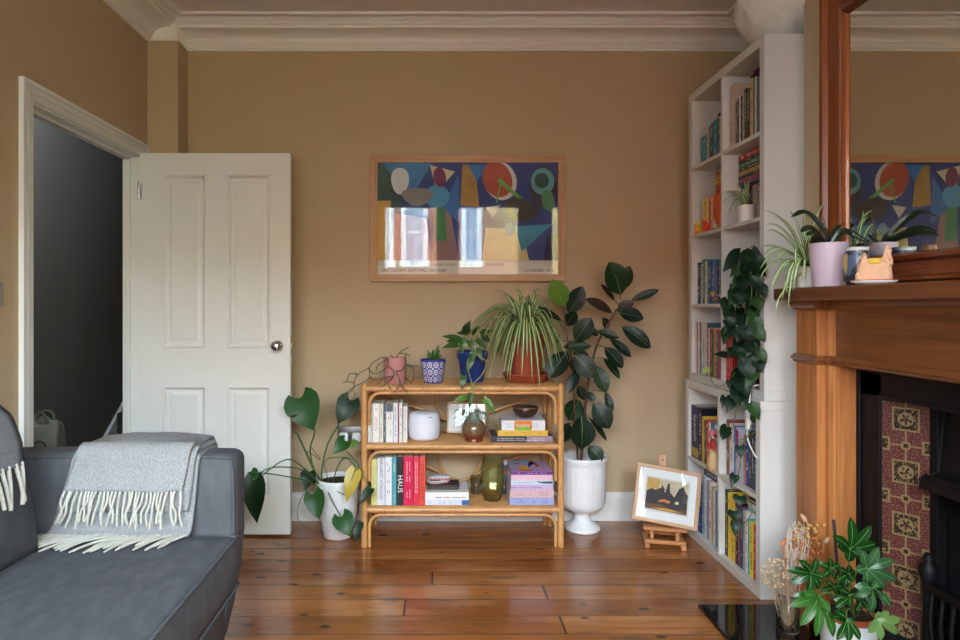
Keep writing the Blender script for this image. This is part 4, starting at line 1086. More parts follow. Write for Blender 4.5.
for k, (b, tp, w, d, mi) in enumerate(RL+RL2):
    q = Cs(b, s7 if k < len(RL) else s8, d+(.02 if k < len(RL) else .01)); near = min(fine, key=lambda p: (p-q).length+max(0, p.z-q.z)*.6)
    pt.tube(bez(near, (near+q)/2+V((0, 0, .004)), q, 4), .0024, 6)
part(t, 'petioles', pt, STG)

# ================================================================== MONSTERA BY THE DOOR
mc = V(((338-VX)*3.27/F, 3.275, 0)); s9 = (3.557, 240, 370)
t = thing('potted_monstera', 'sprawling monstera in a white pot on the floor between door and rattan shelf', 'plant', mc)
part(t, 'pot', MB().lathe([(0, 0), (.068, 0), (.074, .006), (.095, .12), (.112, .285), (.113, .30), (.108, .301), (.104, .275), (0, .27)], n=40), UR, 'white plain pot', local=True)
part(t, 'soil', MB().lathe([(.105, .277), (.04, .283), (0, .285)], n=24, cap=False), SOIL, local=True)
ml = MB()
leaf(ml, Cs((214, 100), s9, 3.17), Cs((262, 216), s9, 3.13), 132/3.557*3.15/F, (-.1, -1, .3), .12, .06, 'heart', 1, n=18, skip=((7, 3),), lobe=.22)
for (b, tp, w, d, mi, lb) in (((392, 108), (348, 192), 84, 3.24, 0, .25), ((374, 252), (332, 298), 56, 3.13, 1, .25), ((262, 442), (282, 532), 76, 3.06, 1, .25), ((412, 352), (376, 472), 58, 3.08, 3, .1), ((362, 522), (392, 592), 78, 3.02, 1, .3),
                              ((52, 392), (58, 548), 86, 2.9, 0, .2), ((245, 362), (232, 432), 56, 3.2, 0, .15), ((466, 420), (420, 482), 34, 3.06, 0, .1), ((428, 540), (404, 612), 34, 3.1, 0, .1), ((40, 360), (70, 392), 40, 2.95, 1, .1), ((412, 250), (396, 282), 24, 3.15, 2, .1), ((270, 380), (232, 400), 40, 3.25, 0, .1)):
    leaf(ml, Cs(b, s9, d+.02), Cs(tp, s9, d-.02), w/3.557*d/F, (random.uniform(-.2, .2), -1, .35), .16, .06, 'heart', mi, n=10, lobe=lb, wave=.01)
part(t, 'leaves', ml, [pbr((20, 46, 20), .4, spec=.25, var=.12, vs=18), pbr((34, 74, 28), .38, spec=.25, var=.12, vs=18), pbr((84, 120, 52), .35), pbr((176, 154, 56), .4, var=.2, vs=30)])
sm = MB()
for (L, dd, r) in (([(305, 420), (262, 350), (250, 280), (265, 215), (240, 150)], (3.27, 3.22, 3.18, 3.16, 3.165), .0045), ([(300, 420), (290, 370), (310, 270), (352, 192)], (3.28, 3.27, 3.25, 3.24), .004), ([(300, 425), (240, 360), (175, 318), (110, 350), (60, 398)], (3.26, 3.1, 2.98, 2.93, 2.92), .003),
                   ([(300, 428), (230, 360), (150, 345), (90, 355), (50, 392)], (3.26, 3.1, 2.98, 2.95, 2.93), .003), ([(300, 430), (240, 395), (160, 378), (95, 368), (45, 365)], (3.26, 3.1, 2.98, 2.95, 2.95), .003),
                   ([(325, 425), (345, 350), (375, 312), (412, 345)], (3.27, 3.2, 3.12, 3.09), .003), ([(325, 425), (380, 375), (410, 372), (420, 335), (380, 290)], (3.27, 3.15, 3.1, 3.1, 3.14), .0025), ([(310, 425), (330, 470), (358, 520)], (3.2, 3.1, 3.04), .003),
                   ([(300, 428), (270, 430), (262, 442)], (3.2, 3.12, 3.08), .003), ([(260, 350), (210, 240), (195, 220)], (3.22, 3.2, 3.2), .005), ([(330, 425), (380, 440), (400, 380), (412, 352)], (3.2, 3.1, 3.08, 3.09), .002), ([(330, 430), (300, 330), (360, 310), (415, 330), (460, 420)], (3.25, 3.15, 3.1, 3.08, 3.07), .002)):
    sm.tube(catmull([Cs(q, s9, d) for q, d in zip(L, dd)], 6), r, 7)
part(t, 'stems', sm, pbr((62, 98, 52), .45, var=.2))
rt = MB()
for (L, dd) in (([(300, 428), (250, 410), (205, 490), (220, 550), (285, 575)], (3.24, 3.15, 3.1, 3.05, 3.06)), ([(262, 350), (240, 290), (285, 320), (250, 270)], (3.22, 3.2, 3.18, 3.18))):
    rt.tube(catmull([Cs(q, s9, d) for q, d in zip(L, dd)], 6), .002, 6)
part(t, 'aerial_roots', rt, pbr((104, 76, 54), .7), 'brown aerial roots')

# ================================================================== EASEL WITH FRAMED PICTURE
ec = V(((664-VX)*3.16/F, 3.16, 0)); BEECH = wood('beech', (176, 112, 66), (206, 146, 94), 0, 1.0, .45)
t = thing('table_easel', 'small wooden display easel on the floor holding the tilted framed picture', 'easel', ec, (0, 0, math.radians(-14)))
for dx in (-.083, .083):
    part(t, 'foot', MB().rbox(dx-.012, dx+.012, -.075, .11, 0, .022, .003, 3), BEECH, local=True)
    part(t, 'post', MB().tube([(dx*.72, -.03, .018), (dx*.72, -.02, .082)], .011, 10), BEECH, local=True)
part(t, 'crossbar', MB().rbox(-.095, .095, -.07, -.048, .022, .040, .003, 3), BEECH, local=True)
part(t, 'crossbar', MB().rbox(-.085, .085, .07, .09, .022, .038, .003, 3), BEECH, local=True)
part(t, 'ledge', MB().rbox(-.1, .1, -.055, .005, .08, .098, .003, 3), BEECH, local=True)
def sl(x0, x1, z0, z1, y0, w):
    m = MB(); a = math.tan(math.radians(17))
    m.prism([(x0, z0), (x1, z0), (x1, z1), (x0, z1)], lambda p, s: V((p[0], y0+w*s+a*(p[1]-.09), p[1]))); return m
part(t, 'mast', sl(-.016, .016, .09, .41, .002, .018), BEECH, local=True, bevel=.002)
part(t, 'clamp', sl(-.014, .014, .372, .42, -.02, .02), BEECH, local=True, bevel=.002)
part(t, 'screw', MB().tube([(0, .065, .40), (0, .055, .402)], .005, 8), pbr((90, 70, 50), .4, .5), local=True)
part(t, 'rear_leg', MB().rbox(-.011, .011, .08, .1, 0.03, .2, .003, 3), BEECH, local=True)
fc = P(667, 527, 3.12)
t = thing('framed_picture', 'oak-framed dark landscape picture tilted on the small floor easel', 'picture', (ec.x-.022, 3.095, .118), (0, 0, 0))
t.rotation_euler = (Matrix.Rotation(math.radians(-9), 3, 'Z') @ Matrix.Rotation(math.radians(-16), 3, 'X') @ Matrix.Rotation(math.radians(8.5), 3, 'Y')).to_euler()
yi = frame_parts(t, .305, .272, .017, .018, (OAK, OAKV), 1)
iw2, ih2 = .195, .148
yy = yi-.003; z0 = .062
pm = MB(); part(t, 'inner_mount', MB().box(-iw2/2-.008, iw2/2+.008, yi-.0015, yi+.001, z0-.008, z0+ih2+.008), pbr((214, 212, 206), .8, var=.02), local=True)
def q(pts, mi, k): pm.prism([(-iw2/2+u*iw2, z0+v*ih2) for u, v in pts], lambda p, s: V((p[0], yy-.0003*k+.001*s, p[1])), mi)
q([(0, 0), (1, 0), (1, 1), (0, 1)], 0, 0); q([(0, .45), (.28, .5), (.3, 1), (0, 1)], 1, 1)
q([(0, .12), (0, .55), (.12, .66), (.22, .62), (.3, .7), (.34, .72), (.36, .55), (.46, .62), (.5, .9), (.54, .92), (.57, .62), (.68, .5), (.78, .8), (.88, .88), (.95, .7), (1, .62), (1, .1)], 2, 2)
q([(0, 0), (1, 0), (1, .16), (.7, .1), (.4, .2), (0, .16)], 3, 3); q([(.3, .26), (.44, .3), (.56, .26), (.6, .34), (.46, .38), (.34, .34)], 4, 4); q([(.08, .03), (.5, .1), (.94, .05), (.6, .02)], 5, 5)
q([(.3, .5), (.42, .52), (.44, .7), (.36, .82)], 2, 6); q([(.7, .28), (.8, .3), (.78, .38), (.72, .36)], 6, 7)
part(t, 'print', pm, [pbr(c, .7, var=.3, vs=30) for c in ((196, 182, 152), (196, 154, 88), (58, 54, 58), (104, 74, 60), (206, 120, 60), (198, 150, 60), (226, 206, 170))], 'dark landscape print', local=True)
# ================================================================== WHITE CUBE BOOKCASE IN THE ALCOVE
WM = pbr((208, 205, 200), .45, var=.02, vs=4)
XFU, XFL, XBK = 1.319, 1.303, 1.708
KY0, KY1 = 2.563, 3.328
YD0, YD1 = 2.937, 2.954                 # divider
TF, TI = .038, .017
def unit(name, label, xf, z0, z1, rows, feet=False):
    t = thing(name, label, 'bookcase', ((xf+XBK)/2, (KY0+KY1)/2, z0))
    xb = xf+.39
    for (a, b) in ((KY0, KY0+TF), (KY1-TF, KY1)): part(t, 'side_panel', MB().box(xf, xb, a, b, z0+TF, z1-TF), WM, bevel=.0015)
    part(t, 'bottom_panel', MB().box(xf, xb, KY0, KY1, z0, z0+TF), WM, bevel=.0015)
    part(t, 'top_panel', MB().box(xf, xb, KY0, KY1, z1-TF, z1), WM, bevel=.0015)
    part(t, 'divider', MB().box(xf, xb, YD0, YD1, z0+TF, z1-TF), WM, bevel=.001)
    for zz in rows:
        for (a, b) in ((KY0+TF, YD0), (YD1, KY1-TF)): part(t, 'shelf', MB().box(xf+.001, xb, a, b, zz-TI, zz), WM, bevel=.001)
    return t
ZJ, ZT = .795, 2.268
unit('bookcase', 'white cube bookcase with two rows, standing on the floor as the lower unit', XFL, 0, ZJ, [.408])
unit('bookcase', 'tall white cube bookcase with four rows, stacked on the lower white unit', XFU, ZJ+.0005, ZT, [1.888, 1.540, 1.187])
Z1, Z2_, Z3, Z4, ZL1, ZL2 = 1.8882, 1.5402, 1.1872, ZJ+TF+.0007, .4082, .0382
def cell(lst, s, ox, Xs, zb, where, group, dep=.2):
    for k, it in enumerate(lst):
        a, b, h, c, cw = it[:5]; op = dict(it[5]) if len(it) > 5 else {}
        y1 = Xs*F/(ox+a/s-VX); y0 = Xs*F/(ox+b/s-VX)
        y1 = min(y1, (KY1-TF-.002) if zb and y1 > YD1+.01 and y0 > YD0 else y1)
        lab = op.pop('lab', None) or '%s book, %s upright from left %s' % (cw, ORD[k], where)
        book((Xs, y1, zb), max(.004, y1-y0-.0007), h, op.pop('dep', dep), c, lab, group, rz=-math.pi/2, **op)
def pile(zb, y1, ln, Xs, specs, where, group, dep=.18):
    z = zb+.0005
    for (th, c, cw, dl) in specs:
        book((Xs, y1-dl, z), th, ln, dep, c, '%s book lying flat %s' % (cw, where), group, rz=-math.pi/2, flat=True); z += th+.0005
cell([(128, 175, .135, (62, 142, 160), 'short teal'), (176, 190, .155, (206, 200, 184), 'thin cream'), (191, 204, .165, (112, 112, 96), 'thin olive'), (205, 222, .172, (84, 62, 54), 'dark brown'),
      (223, 261, .178, (46, 132, 160), 'bright teal-blue'), (263, 274, .2, (44, 42, 46), 'dark charcoal'), (275, 284, .185, (196, 186, 172), 'pale')], 8, 685, 1.342, Z1, 'on the far top bookcase shelf', 'books on the far top bookcase shelf')
cell([(356, 400, .29, (196, 176, 160), 'tall pale tan', {'dep': .27}), (403, 417, .2, (112, 106, 98), 'grey'), (419, 430, .21, (62, 58, 52), 'dark olive'), (432, 443, .215, (226, 222, 212), 'white'), (445, 457, .21, (38, 36, 36), 'black'),
      (459, 473, .205, (172, 166, 152), 'stone-grey'), (475, 493, .23, (50, 66, 44), 'forest-green'), (495, 514, .225, (84, 60, 50), 'brown'), (520, 543, .262, (202, 172, 132), 'tan'), (546, 555, .25, (66, 80, 54), 'moss-green'), (557, 571, .25, (202, 212, 198), 'mint-white'),
      (573, 583, .245, (96, 66, 106), 'purple'), (585, 593, .24, (96, 126, 76), 'light green'), (595, 605, .23, (44, 62, 84), 'navy')], 8, 685, 1.345, Z1, 'on the near top bookcase shelf', 'books on the near top bookcase shelf')
t = thing('beanie_hat', 'small dark red knitted bundle lying on the books of the near top bookcase shelf', 'hat', (1.40, 2.685, Z1+.2505))
part(t, 'body', MB().rbox(-.05, .05, -.045, .045, 0, .045, .02, 6, fn=lambda w, p: V((w.x, w.y, w.z*(1+.15*nz(p.x, p.y, 1, 3))))), pbr((86, 28, 36), .9, var=.2, bump=.6, bs=120), local=True)
part(t, 'brim', MB().rbox(-.056, -.035, -.048, .048, 0.001, .02, .008, 4), pbr((70, 22, 30), .9, bump=.6, bs=120), local=True)
cell([(97, 118, .17, (224, 220, 198), 'cream'), (119, 136, .172, (234, 198, 52), 'yellow'), (138, 150, .168, (238, 222, 196), 'pale peach'), (151, 166, .172, (226, 112, 62), 'orange'), (168, 176, .165, (238, 228, 212), 'thin white'),
      (177, 190, .17, (218, 122, 56), 'amber'), (192, 205, .172, (214, 92, 46), 'burnt orange'), (207, 222, .168, (226, 104, 50), 'bright orange')], 6.4, 685, 1.35, Z2_, 'on the far second bookcase shelf', 'orange and yellow books on the far second bookcase shelf', .15)
pile(Z2_+.1735, 3.085, .118, 1.352, [(.024, (222, 100, 50), 'orange', 0), (.022, (200, 72, 44), 'red-orange', .004), (.026, (230, 190, 60), 'yellow', .002), (.022, (224, 140, 60), 'light orange', .006), (.024, (150, 70, 50), 'brown-red', .003), (.02, (96, 120, 96), 'green', .008)], 'on the orange books of the far bookcase shelf', 'books lying on the orange row', .12)
cell([(355, 371, .17, (64, 64, 70), 'charcoal'), (373, 384, .165, (222, 220, 216), 'white'), (386, 397, .165, (42, 42, 44), 'black'), (399, 412, .165, (150, 44, 44), 'red'), (414, 430, .165, (34, 34, 36), 'thick black'), (432, 459, .165, (172, 152, 132), 'beige'), (461, 482, .168, (124, 104, 88), 'brown')],
     6.4, 685, 1.39, Z2_, 'behind the white pot in the bookcase', 'upright books behind the white pot in the bookcase', .18)
pile(Z2_+.1705, 2.895, .20, 1.372, [(.016, (86, 66, 110), 'purple', 0), (.016, (160, 54, 60), 'crimson', .003), (.015, (44, 60, 84), 'navy', .002), (.017, (190, 150, 66), 'gold', 0), (.016, (50, 56, 62), 'slate', .004), (.018, (76, 128, 98), 'green', .002), (.015, (44, 44, 48), 'black', .003), (.022, (186, 36, 48), 'bright red', 0)], 'in the pile above the white pot in the bookcase', 'books lying above the white pot', .2)
cell([(101, 117, .21, (34, 48, 92), 'navy'), (119, 126, .205, (34, 34, 38), 'thin black'), (128, 137, .2, (202, 202, 202), 'thin grey'), (139, 158, .222, (42, 124, 118), 'sea-green'), (160, 177, .212, (216, 212, 192), 'cream'), (179, 200, .212, (42, 114, 146), 'teal-blue'), (202, 211, .205, (54, 74, 126), 'thin indigo'),
      (213, 243, .208, (52, 106, 176), 'thick bright blue'), (245, 256, .2, (112, 84, 124), 'purple'), (258, 269, .2, (54, 54, 74), 'dark slate'), (271, 283, .2, (62, 124, 142), 'blue-green')], 8, 685, 1.347, Z3, 'on the far third bookcase shelf', 'blue books on the far third bookcase shelf')
cell([(65, 74, .262, (150, 146, 146), 'grey magazine-like'), (76, 83, .262, (192, 186, 186), 'thin pale'), (84, 95, .262, (216, 212, 210), 'white'), (96, 105, .26, (192, 122, 112), 'salmon'), (107, 116, .262, (226, 220, 218), 'bright white'), (118, 127, .26, (74, 70, 74), 'dark grey'), (129, 137, .26, (210, 208, 206), 'thin white'),
      (139, 159, .258, (206, 200, 200), 'wide pale grey'), (161, 175, .258, (220, 192, 186), 'blush'), (177, 184, .26, (62, 92, 112), 'steel-blue'), (186, 195, .235, (214, 204, 194), 'ivory'), (197, 206, .232, (190, 62, 62), 'red'), (208, 221, .23, (64, 62, 62), 'black'), (223, 233, .236, (112, 130, 92), 'sage')],
     8, 685, 1.342, Z4, 'on the far fourth bookcase shelf', 'magazines and books on the far fourth bookcase shelf')
for k, (a, b, h, c, cw) in enumerate([(235, 245, .236, (224, 142, 62), 'orange'), (247, 259, .228, (72, 110, 130), 'blue-grey'), (261, 273, .225, (160, 64, 92), 'magenta')]):
    y1, y0 = 1.342*F/(685+a/8-VX), 1.342*F/(685+b/8-VX)
    book((1.342, y1, Z4), y1-y0-.0007, h, .2, c, '%s book, %s from the right end on the far fourth bookcase shelf' % (cw, ['third', 'second', 'first'][k]), 'magazines and books on the far fourth bookcase shelf', rz=-math.pi/2)
cell([(329, 345, .235, (190, 34, 46), 'deep red'), (347, 364, .23, (204, 48, 58), 'bright red'), (366, 384, .225, (170, 28, 40), 'dark crimson')], 8, 685, 1.334, Z4, 'behind the trailing plant in the bookcase', 'red books behind the trailing plant')
cell([(41, 88, .262, (34, 38, 84), 'thick navy', {'text': 'Spanish', 'tc': (220, 222, 230), 'tpos': .42, 'tsize': .046, 'lab': 'thick navy book titled Spanish at the left of the lower bookcase', 'band': (.8, .97, (176, 150, 60))}), (90, 106, .262, (26, 26, 42), 'blue-black'), (108, 120, .225, (212, 168, 62), 'ochre'), (122, 132, .212, (44, 104, 70), 'thin green'), (134, 149, .216, (200, 38, 50), 'scarlet'),
      (151, 163, .21, (222, 220, 214), 'white'), (165, 185, .216, (42, 124, 132), 'teal'), (187, 200, .21, (180, 190, 200), 'pale blue'), (202, 213, .195, (170, 62, 60), 'brick-red')], 6.4, 685, 1.315, ZL1, 'in the lower bookcase upper left cell', 'books in the upper left cell of the lower bookcase')
cell([(266, 283, .25, (132, 62, 64), 'maroon'), (285, 311, .238, (226, 222, 216), 'thick white'), (313, 324, .235, (74, 114, 180), 'cornflower-blue'), (326, 344, .232, (214, 190, 212), 'lilac-white', {'band': (.05, .4, (206, 40, 120))}), (346, 371, .235, (182, 206, 220), 'pale blue', {'tc': (44, 50, 70)}), (373, 387, .215, (214, 132, 82), 'orange'),
      (389, 407, .235, (42, 72, 164), 'royal blue'), (409, 424, .235, (72, 68, 52), 'olive-brown'), (426, 440, .23, (58, 78, 72), 'dark green'), (442, 455, .228, (42, 62, 112), 'navy'), (457, 470, .226, (38, 52, 102), 'dark navy', {'band': (.04, .2, (214, 190, 70))})],
     6.4, 685, 1.333, ZL1, 'in the lower bookcase upper right cell', 'books in the upper right cell of the lower bookcase')
cell([(71, 84, .25, (60, 122, 190), 'blue'), (86, 97, .25, (32, 60, 132), 'dark blue'), (99, 112, .295, (152, 178, 196), 'pale blue'), (114, 124, .29, (216, 216, 220), 'white'), (126, 138, .285, (160, 150, 170), 'mauve'), (140, 152, .285, (226, 216, 206), 'ivory'), (154, 163, .27, (190, 170, 120), 'tan'), (165, 175, .265, (226, 222, 212), 'bright white'),
      (177, 187, .265, (82, 132, 172), 'sky-blue'), (189, 198, .255, (180, 176, 166), 'stone')], 5.82, 685, 1.331, ZL2, 'in the lower bookcase bottom left cell', 'books in the bottom left cell of the lower bookcase')
pile(ZL2+.2955, 3.20, .22, 1.345, [(.033, (30, 38, 82), 'navy', 0)], 'on top of the upright books in the lower bookcase bottom left', 'lying book in the lower bookcase')
cell([(233, 248, .3, (28, 27, 27), 'black', {'tc': (232, 200, 50)}), (250, 262, .295, (234, 200, 44), 'slim yellow', {'tc': (40, 36, 30)}), (264, 291, .29, (228, 188, 54), 'thick golden'), (293, 307, .27, (40, 36, 42), 'near-black'), (309, 319, .26, (132, 52, 58), 'wine-red'), (321, 335, .262, (44, 56, 102), 'navy'), (337, 350, .26, (172, 166, 160), 'grey'),
      (352, 364, .26, (222, 214, 210), 'white'), (366, 374, .235, (62, 172, 186), 'turquoise'), (376, 396, .23, (238, 214, 44), 'lemon-yellow'), (398, 412, .225, (192, 42, 62), 'red'), (414, 428, .222, (124, 42, 110), 'plum')], 5.82, 685, 1.329, ZL2, 'in the lower bookcase bottom right cell', 'books in the bottom right cell of the lower bookcase')
pile(ZL2+.2605, 2.752, .14, 1.345, [(.018, (150, 176, 186), 'pale blue-grey', .004), (.02, (196, 196, 190), 'pale grey', 0), (.02, (60, 54, 40), 'dark olive', .003)], 'on the right-hand books of the lower bookcase bottom right cell', 'lying books in the bottom right cell', .2)

# small things on the shelves
def toy(label, x, y, z, c, c2, s):
    t = thing('toy_figure', label, 'toy', (x, y, z))
    part(t, 'body', MB().sphere((0, 0, .021*s), .021*s, 16, sc=(.9, 1, 1)), pbr(c, .6, var=.15, vs=60), local=True)
    part(t, 'head', MB().sphere((-.004, .004, .05*s), .014*s, 14), pbr(c, .6, var=.15, vs=60), local=True)
    m = MB(); m.tube([(-.012, .002, .049*s), (-.024*max(.8, s), .0, .046*s)], [.005*s, .001], 8); part(t, 'beak', m, pbr(c2, .5), local=True)
    for dy in (-.009, .009):
        part(t, 'eye', MB().sphere((-.014*s, .004+dy*s, .054*s), .0026*s, 8), BLACKT, 'dark eye', local=True)
        part(t, 'foot', MB().rbox(-.022*s, .004, dy*s-.006, dy*s+.006, 0, .006, .002, 2), pbr(c2, .5), local=True)
    return t
def tp(px, X): return PX(px, X)
toy('small yellow toy bird at the left end of the far second bookcase shelf', 1.333, 3.236, Z2_, (226, 176, 50), (214, 96, 40), .95)
toy('small red-orange toy next to the yellow toy bird on the bookcase shelf', 1.331, 3.145, Z2_, (206, 70, 40), (226, 140, 50), .95)
toy('tiny pale toy at the right of the red-orange toy on the bookcase shelf', 1.333, 3.045, Z2_, (206, 186, 160), (176, 60, 50), .75)
t = thing('beaded_figure', 'small multicoloured beaded animal figure in front of the blue books', 'ornament', (1.333, 3.03, Z3))
m = MB(); rnd = random.Random(5)
for k in range(60):
    a = rnd.uniform(0, 6.28); u = rnd.uniform(-1, 1); m.sphere((.010*math.cos(a), .034*u, .030+.012*math.sin(a)*(1-.3*u*u)), .0055, 8, mi=k % 5)
part(t, 'body', m, [pbr(c, .4) for c in ((196, 150, 60), (60, 120, 140), (190, 80, 50), (60, 60, 70), (200, 190, 170))], local=True)
part(t, 'head', MB().sphere((-.002, .036, .05), .013, 12), pbr((196, 150, 60), .4, var=.3, vs=90), local=True)
for (dx, dy) in ((-.007, -.024), (.007, -.024), (-.007, .024), (.007, .024)): part(t, 'leg', MB().tube([(dx, dy, 0), (dx, dy, .028)], .0045, 8), pbr((70, 90, 100), .4), local=True)
# doll hanging at the shelf edge
t = thing('doll', 'little cloth doll in red top and tan skirt on the lower bookcase shelf edge', 'doll', (1.3035, 3.0, ZL1))
part(t, 'skirt', MB().lathe([(0, .002), (.028, .0), (.026, .03), (.016, .085), (.012, .098), (0, .1)], n=20, fn=lambda r, z, a: r*(1+.08*math.sin(a*7))), pbr((196, 166, 122), .85, var=.2, vs=60), 'tan skirt', local=True)
part(t, 'bodice', MB().rbox(-.0095, .0095, -.017, .017, .095, .142, .008, 5), pbr((186, 66, 56), .85, var=.2, vs=60), 'red top', local=True)
for s in (-1, 1): part(t, 'arm', MB().tube(catmull([(0, s*.016, .136), (-.004, s*.026, .115), (-.006, s*.02, .092)], 5), .0048, 8), pbr((186, 66, 56), .85), local=True)
part(t, 'head', MB().sphere((0, 0, .160), .0145, 14), pbr((206, 160, 128), .7), local=True)
part(t, 'hair', MB().sphere((.003, 0, .164), .0158, 14, sc=(.9, 1, .95)), pbr((44, 32, 28), .8), 'dark hair', local=True)
part(t, 'hat', MB().lathe([(.026, .170), (.028, .173), (.014, .176), (.012, .186), (0, .188)], n=20), pbr((214, 120, 140), .7), 'pink hat', local=True)
# white pot with spider plant
yq = tp(746, 1.352)
t = thing('potted_spider_plant', 'little spider plant in a white pot on the near second bookcase shelf', 'plant', (1.3535, yq, Z2_))
part(t, 'pot', MB().lathe([(0, 0), (.031, 0), (.0335, .003), (.0345, .07), (.0345, .074), (.031, .074), (.030, .066), (0, .064)], n=32), pbr((222, 216, 208), .5, var=.03), 'white pot', local=True)
part(t, 'soil', MB().lathe([(.0305, .066), (0, .069)], n=16, cap=False), SOIL, local=True)
m = MB()
for (ax, ay, ez, h, w) in ((-.04, .17, .085, .09, .010), (-.05, .14, .03, .085, .009), (-.03, .12, -.03, .08, .009), (-.05, .05, .07, .08, .008), (-.03, -.06, .1, .09, .008), (-.02, -.07, .02, .08, .008), (.02, .06, .13, .08, .007), (-.06, -.02, -.01, .08, .008), (-.02, .09, .06, .07, .007), (0, -.03, .12, .07, .008), (-.03, .03, .10, .08, .007)):
    blade(m, bez((0, 0, .068), (ax*.4, ay*.45, .068+h*1.2), (ax, ay, .068+ez), 9), w, (-.6, -.6, .6))
part(t, 'leaves', m, SPG, local=True)
# trailing heart-leaf plant
yv = 2.772
t = thing('potted_philodendron', 'dark heart-leaved trailing plant hanging down the near cells of the bookcase', 'plant', (1.44, yv, Z3))
part(t, 'pot', MB().lathe([(0, 0), (.055, 0), (.058, .003), (.068, .11), (.074, .112), (.075, .135), (.068, .135), (.065, .12), (0, .118)], n=32), pbr((92, 60, 44), .6, var=.1), 'brown pot', local=True)
part(t, 'soil', MB().lathe([(.066, .121), (0, .125)], n=16, cap=False), SOIL, local=True)
m = MB(); vn = MB(); rnd = random.Random(11)
VL = [([(752, 246), (742, 258), (738, 285), (735, 320), (739, 352), (742, 380), (731, 398)], 1.30), ([(754, 248), (750, 262), (752, 290), (748, 330), (750, 360), (744, 385), (752, 405)], 1.295), ([(756, 248), (757, 275), (756, 310), (757, 340), (754, 372)], 1.30), ([(753, 250), (744, 270), (732, 300), (729, 330)], 1.30),
      ([(735, 340), (722, 352), (711, 374), (716, 386), (728, 382), (735, 372)], 1.286), ([(739, 352), (738, 395), (732, 432), (726, 448)], 1.282), ([(752, 405), (750, 430), (742, 446), (738, 476), (731, 486), (734, 496)], 1.28), ([(738, 476), (747, 496), (752, 512), (741, 528), (735, 540)], 1.278), ([(726, 440), (740, 440), (756, 432)], 1.285)]
for L, X in VL:
    vn.tube(catmull([P(a, b, PX(a, X if k else 1.40)) for k, (a, b) in enumerate(L)], 5), .0018, 6)
LF = []
for L, X in VL[:4]:
    pts = catmull([V((a, b, 0)) for (a, b) in L], 6)
    for k in range(2, len(pts), 2):
        q = pts[k]; sd = rnd.choice((-1, 1)); LF.append((q.x+rnd.uniform(-4, 4), q.y, q.x+sd*rnd.uniform(3, 12), q.y+rnd.uniform(11, 17), rnd.uniform(9, 14), X-rnd.uniform(0, .035), rnd.choice((0, 0, 1))))
LF += [(741, 254, 723, 271, 17, 1.28, 0), (746, 262, 737, 276, 12, 1.28, 1), (757, 256, 752, 272, 15, 1.29, 0), (744, 276, 731, 289, 13, 1.275, 1), (740, 294, 734, 307, 13, 1.27, 1), (744, 320, 744, 334, 14, 1.275, 0), (757, 310, 748, 306, 8, 1.28, 0), (733, 329, 728, 337, 9, 1.275, 0),
       (741, 330, 737, 342, 13, 1.27, 0), (726, 355, 714, 354, 7, 1.275, 0), (735, 350, 729, 358, 12, 1.27, 0), (745, 353, 745, 364, 12, 1.262, 0), (746, 362, 751, 381, 16, 1.26, 0), (757, 345, 748, 343, 9, 1.27, 0), (709, 369, 702, 374, 5, 1.27, 2), (729, 381, 732, 392, 6, 1.275, 0),
       (725, 397, 722, 408, 8, 1.27, 0), (746, 395, 735, 402, 10, 1.268, 0), (726, 431, 722, 440, 11, 1.27, 0), (727, 427, 720, 436, 10, 1.275, 0), (740, 446, 741, 458, 10, 1.268, 0), (735, 475, 731, 486, 9, 1.265, 0), (740, 496, 739, 506, 13, 1.262, 0), (734, 511, 736, 522, 14, 1.258, 0), (735, 522, 735, 536, 9, 1.255, 0), (756, 420, 754, 408, 10, 1.3, 1), (742, 384, 748, 396, 10, 1.26, 0)]
for (a, b, c, d, w, X, mi) in LF:
    dd = PX((a+c)/2, X); leaf(m, P(a, b, dd+.01), P(c, d, dd-.008), w*dd/F*1.05, (-.35+rnd.uniform(-.25, .25), -1, .4), .16, .07, 'heart', mi, n=8, lobe=.2)
part(t, 'vines', vn, pbr((112, 122, 70), .5))
part(t, 'leaves', m, [pbr((20, 42, 24), .42, spec=.22, var=.15, vs=25), pbr((38, 66, 30), .42, spec=.22, var=.15, vs=25), pbr((150, 176, 70), .4)])
# white globe lamp with its cord
t = thing('globe_lamp', 'white globe lamp with cord and inline switch in the bookcase behind the trailing plant', 'lamp', (1.46, 2.70, Z4))
part(t, 'base', MB().lathe([(0, 0), (.045, 0), (.045, .015), (.03, .02), (0, .02)], n=28), WHITE, local=True)
part(t, 'globe', MB().sphere((0, 0, .108), .09, 32), pbr((226, 226, 224), .35, var=.02), local=True)
cd = [V((1.42, 2.70, Z4+.012)), P(760, 391, 2.60), P(751, 390, 2.585), P(748, 401, 2.59), P(746, 415, 2.59), P(745, 430, 2.60), P(747, 442, 2.61), P(752, 453, 2.60), P(757, 459, 2.597), V((1.34, 2.66, .55)), V((1.42, 2.64, .43)), V((1.6, 2.63, .42))]
cd[1] = V((1.318, 2.625, Z4+.018)); cd[2] = V((1.298, 2.632, Z4-.0)); 
cd[3:9] = [P(a, b, PX(a, 1.292)) for (a, b) in ((750, 398), (748, 410), (747, 426), (748, 440), (753, 452), (757, 458))]
part(t, 'cord', MB().tube(catmull(cd, 6), .0032, 8), WHITE, 'white cord')
q1, q2 = P(748, 409, PX(748, 1.292)), P(747, 429, PX(747, 1.292))
part(t, 'inline_switch', MB().rbox(q1.x-.009, q1.x+.009, q1.y-.014, q1.y+.012, q2.z, q1.z, .005, 4), WHITE, 'white inline switch')
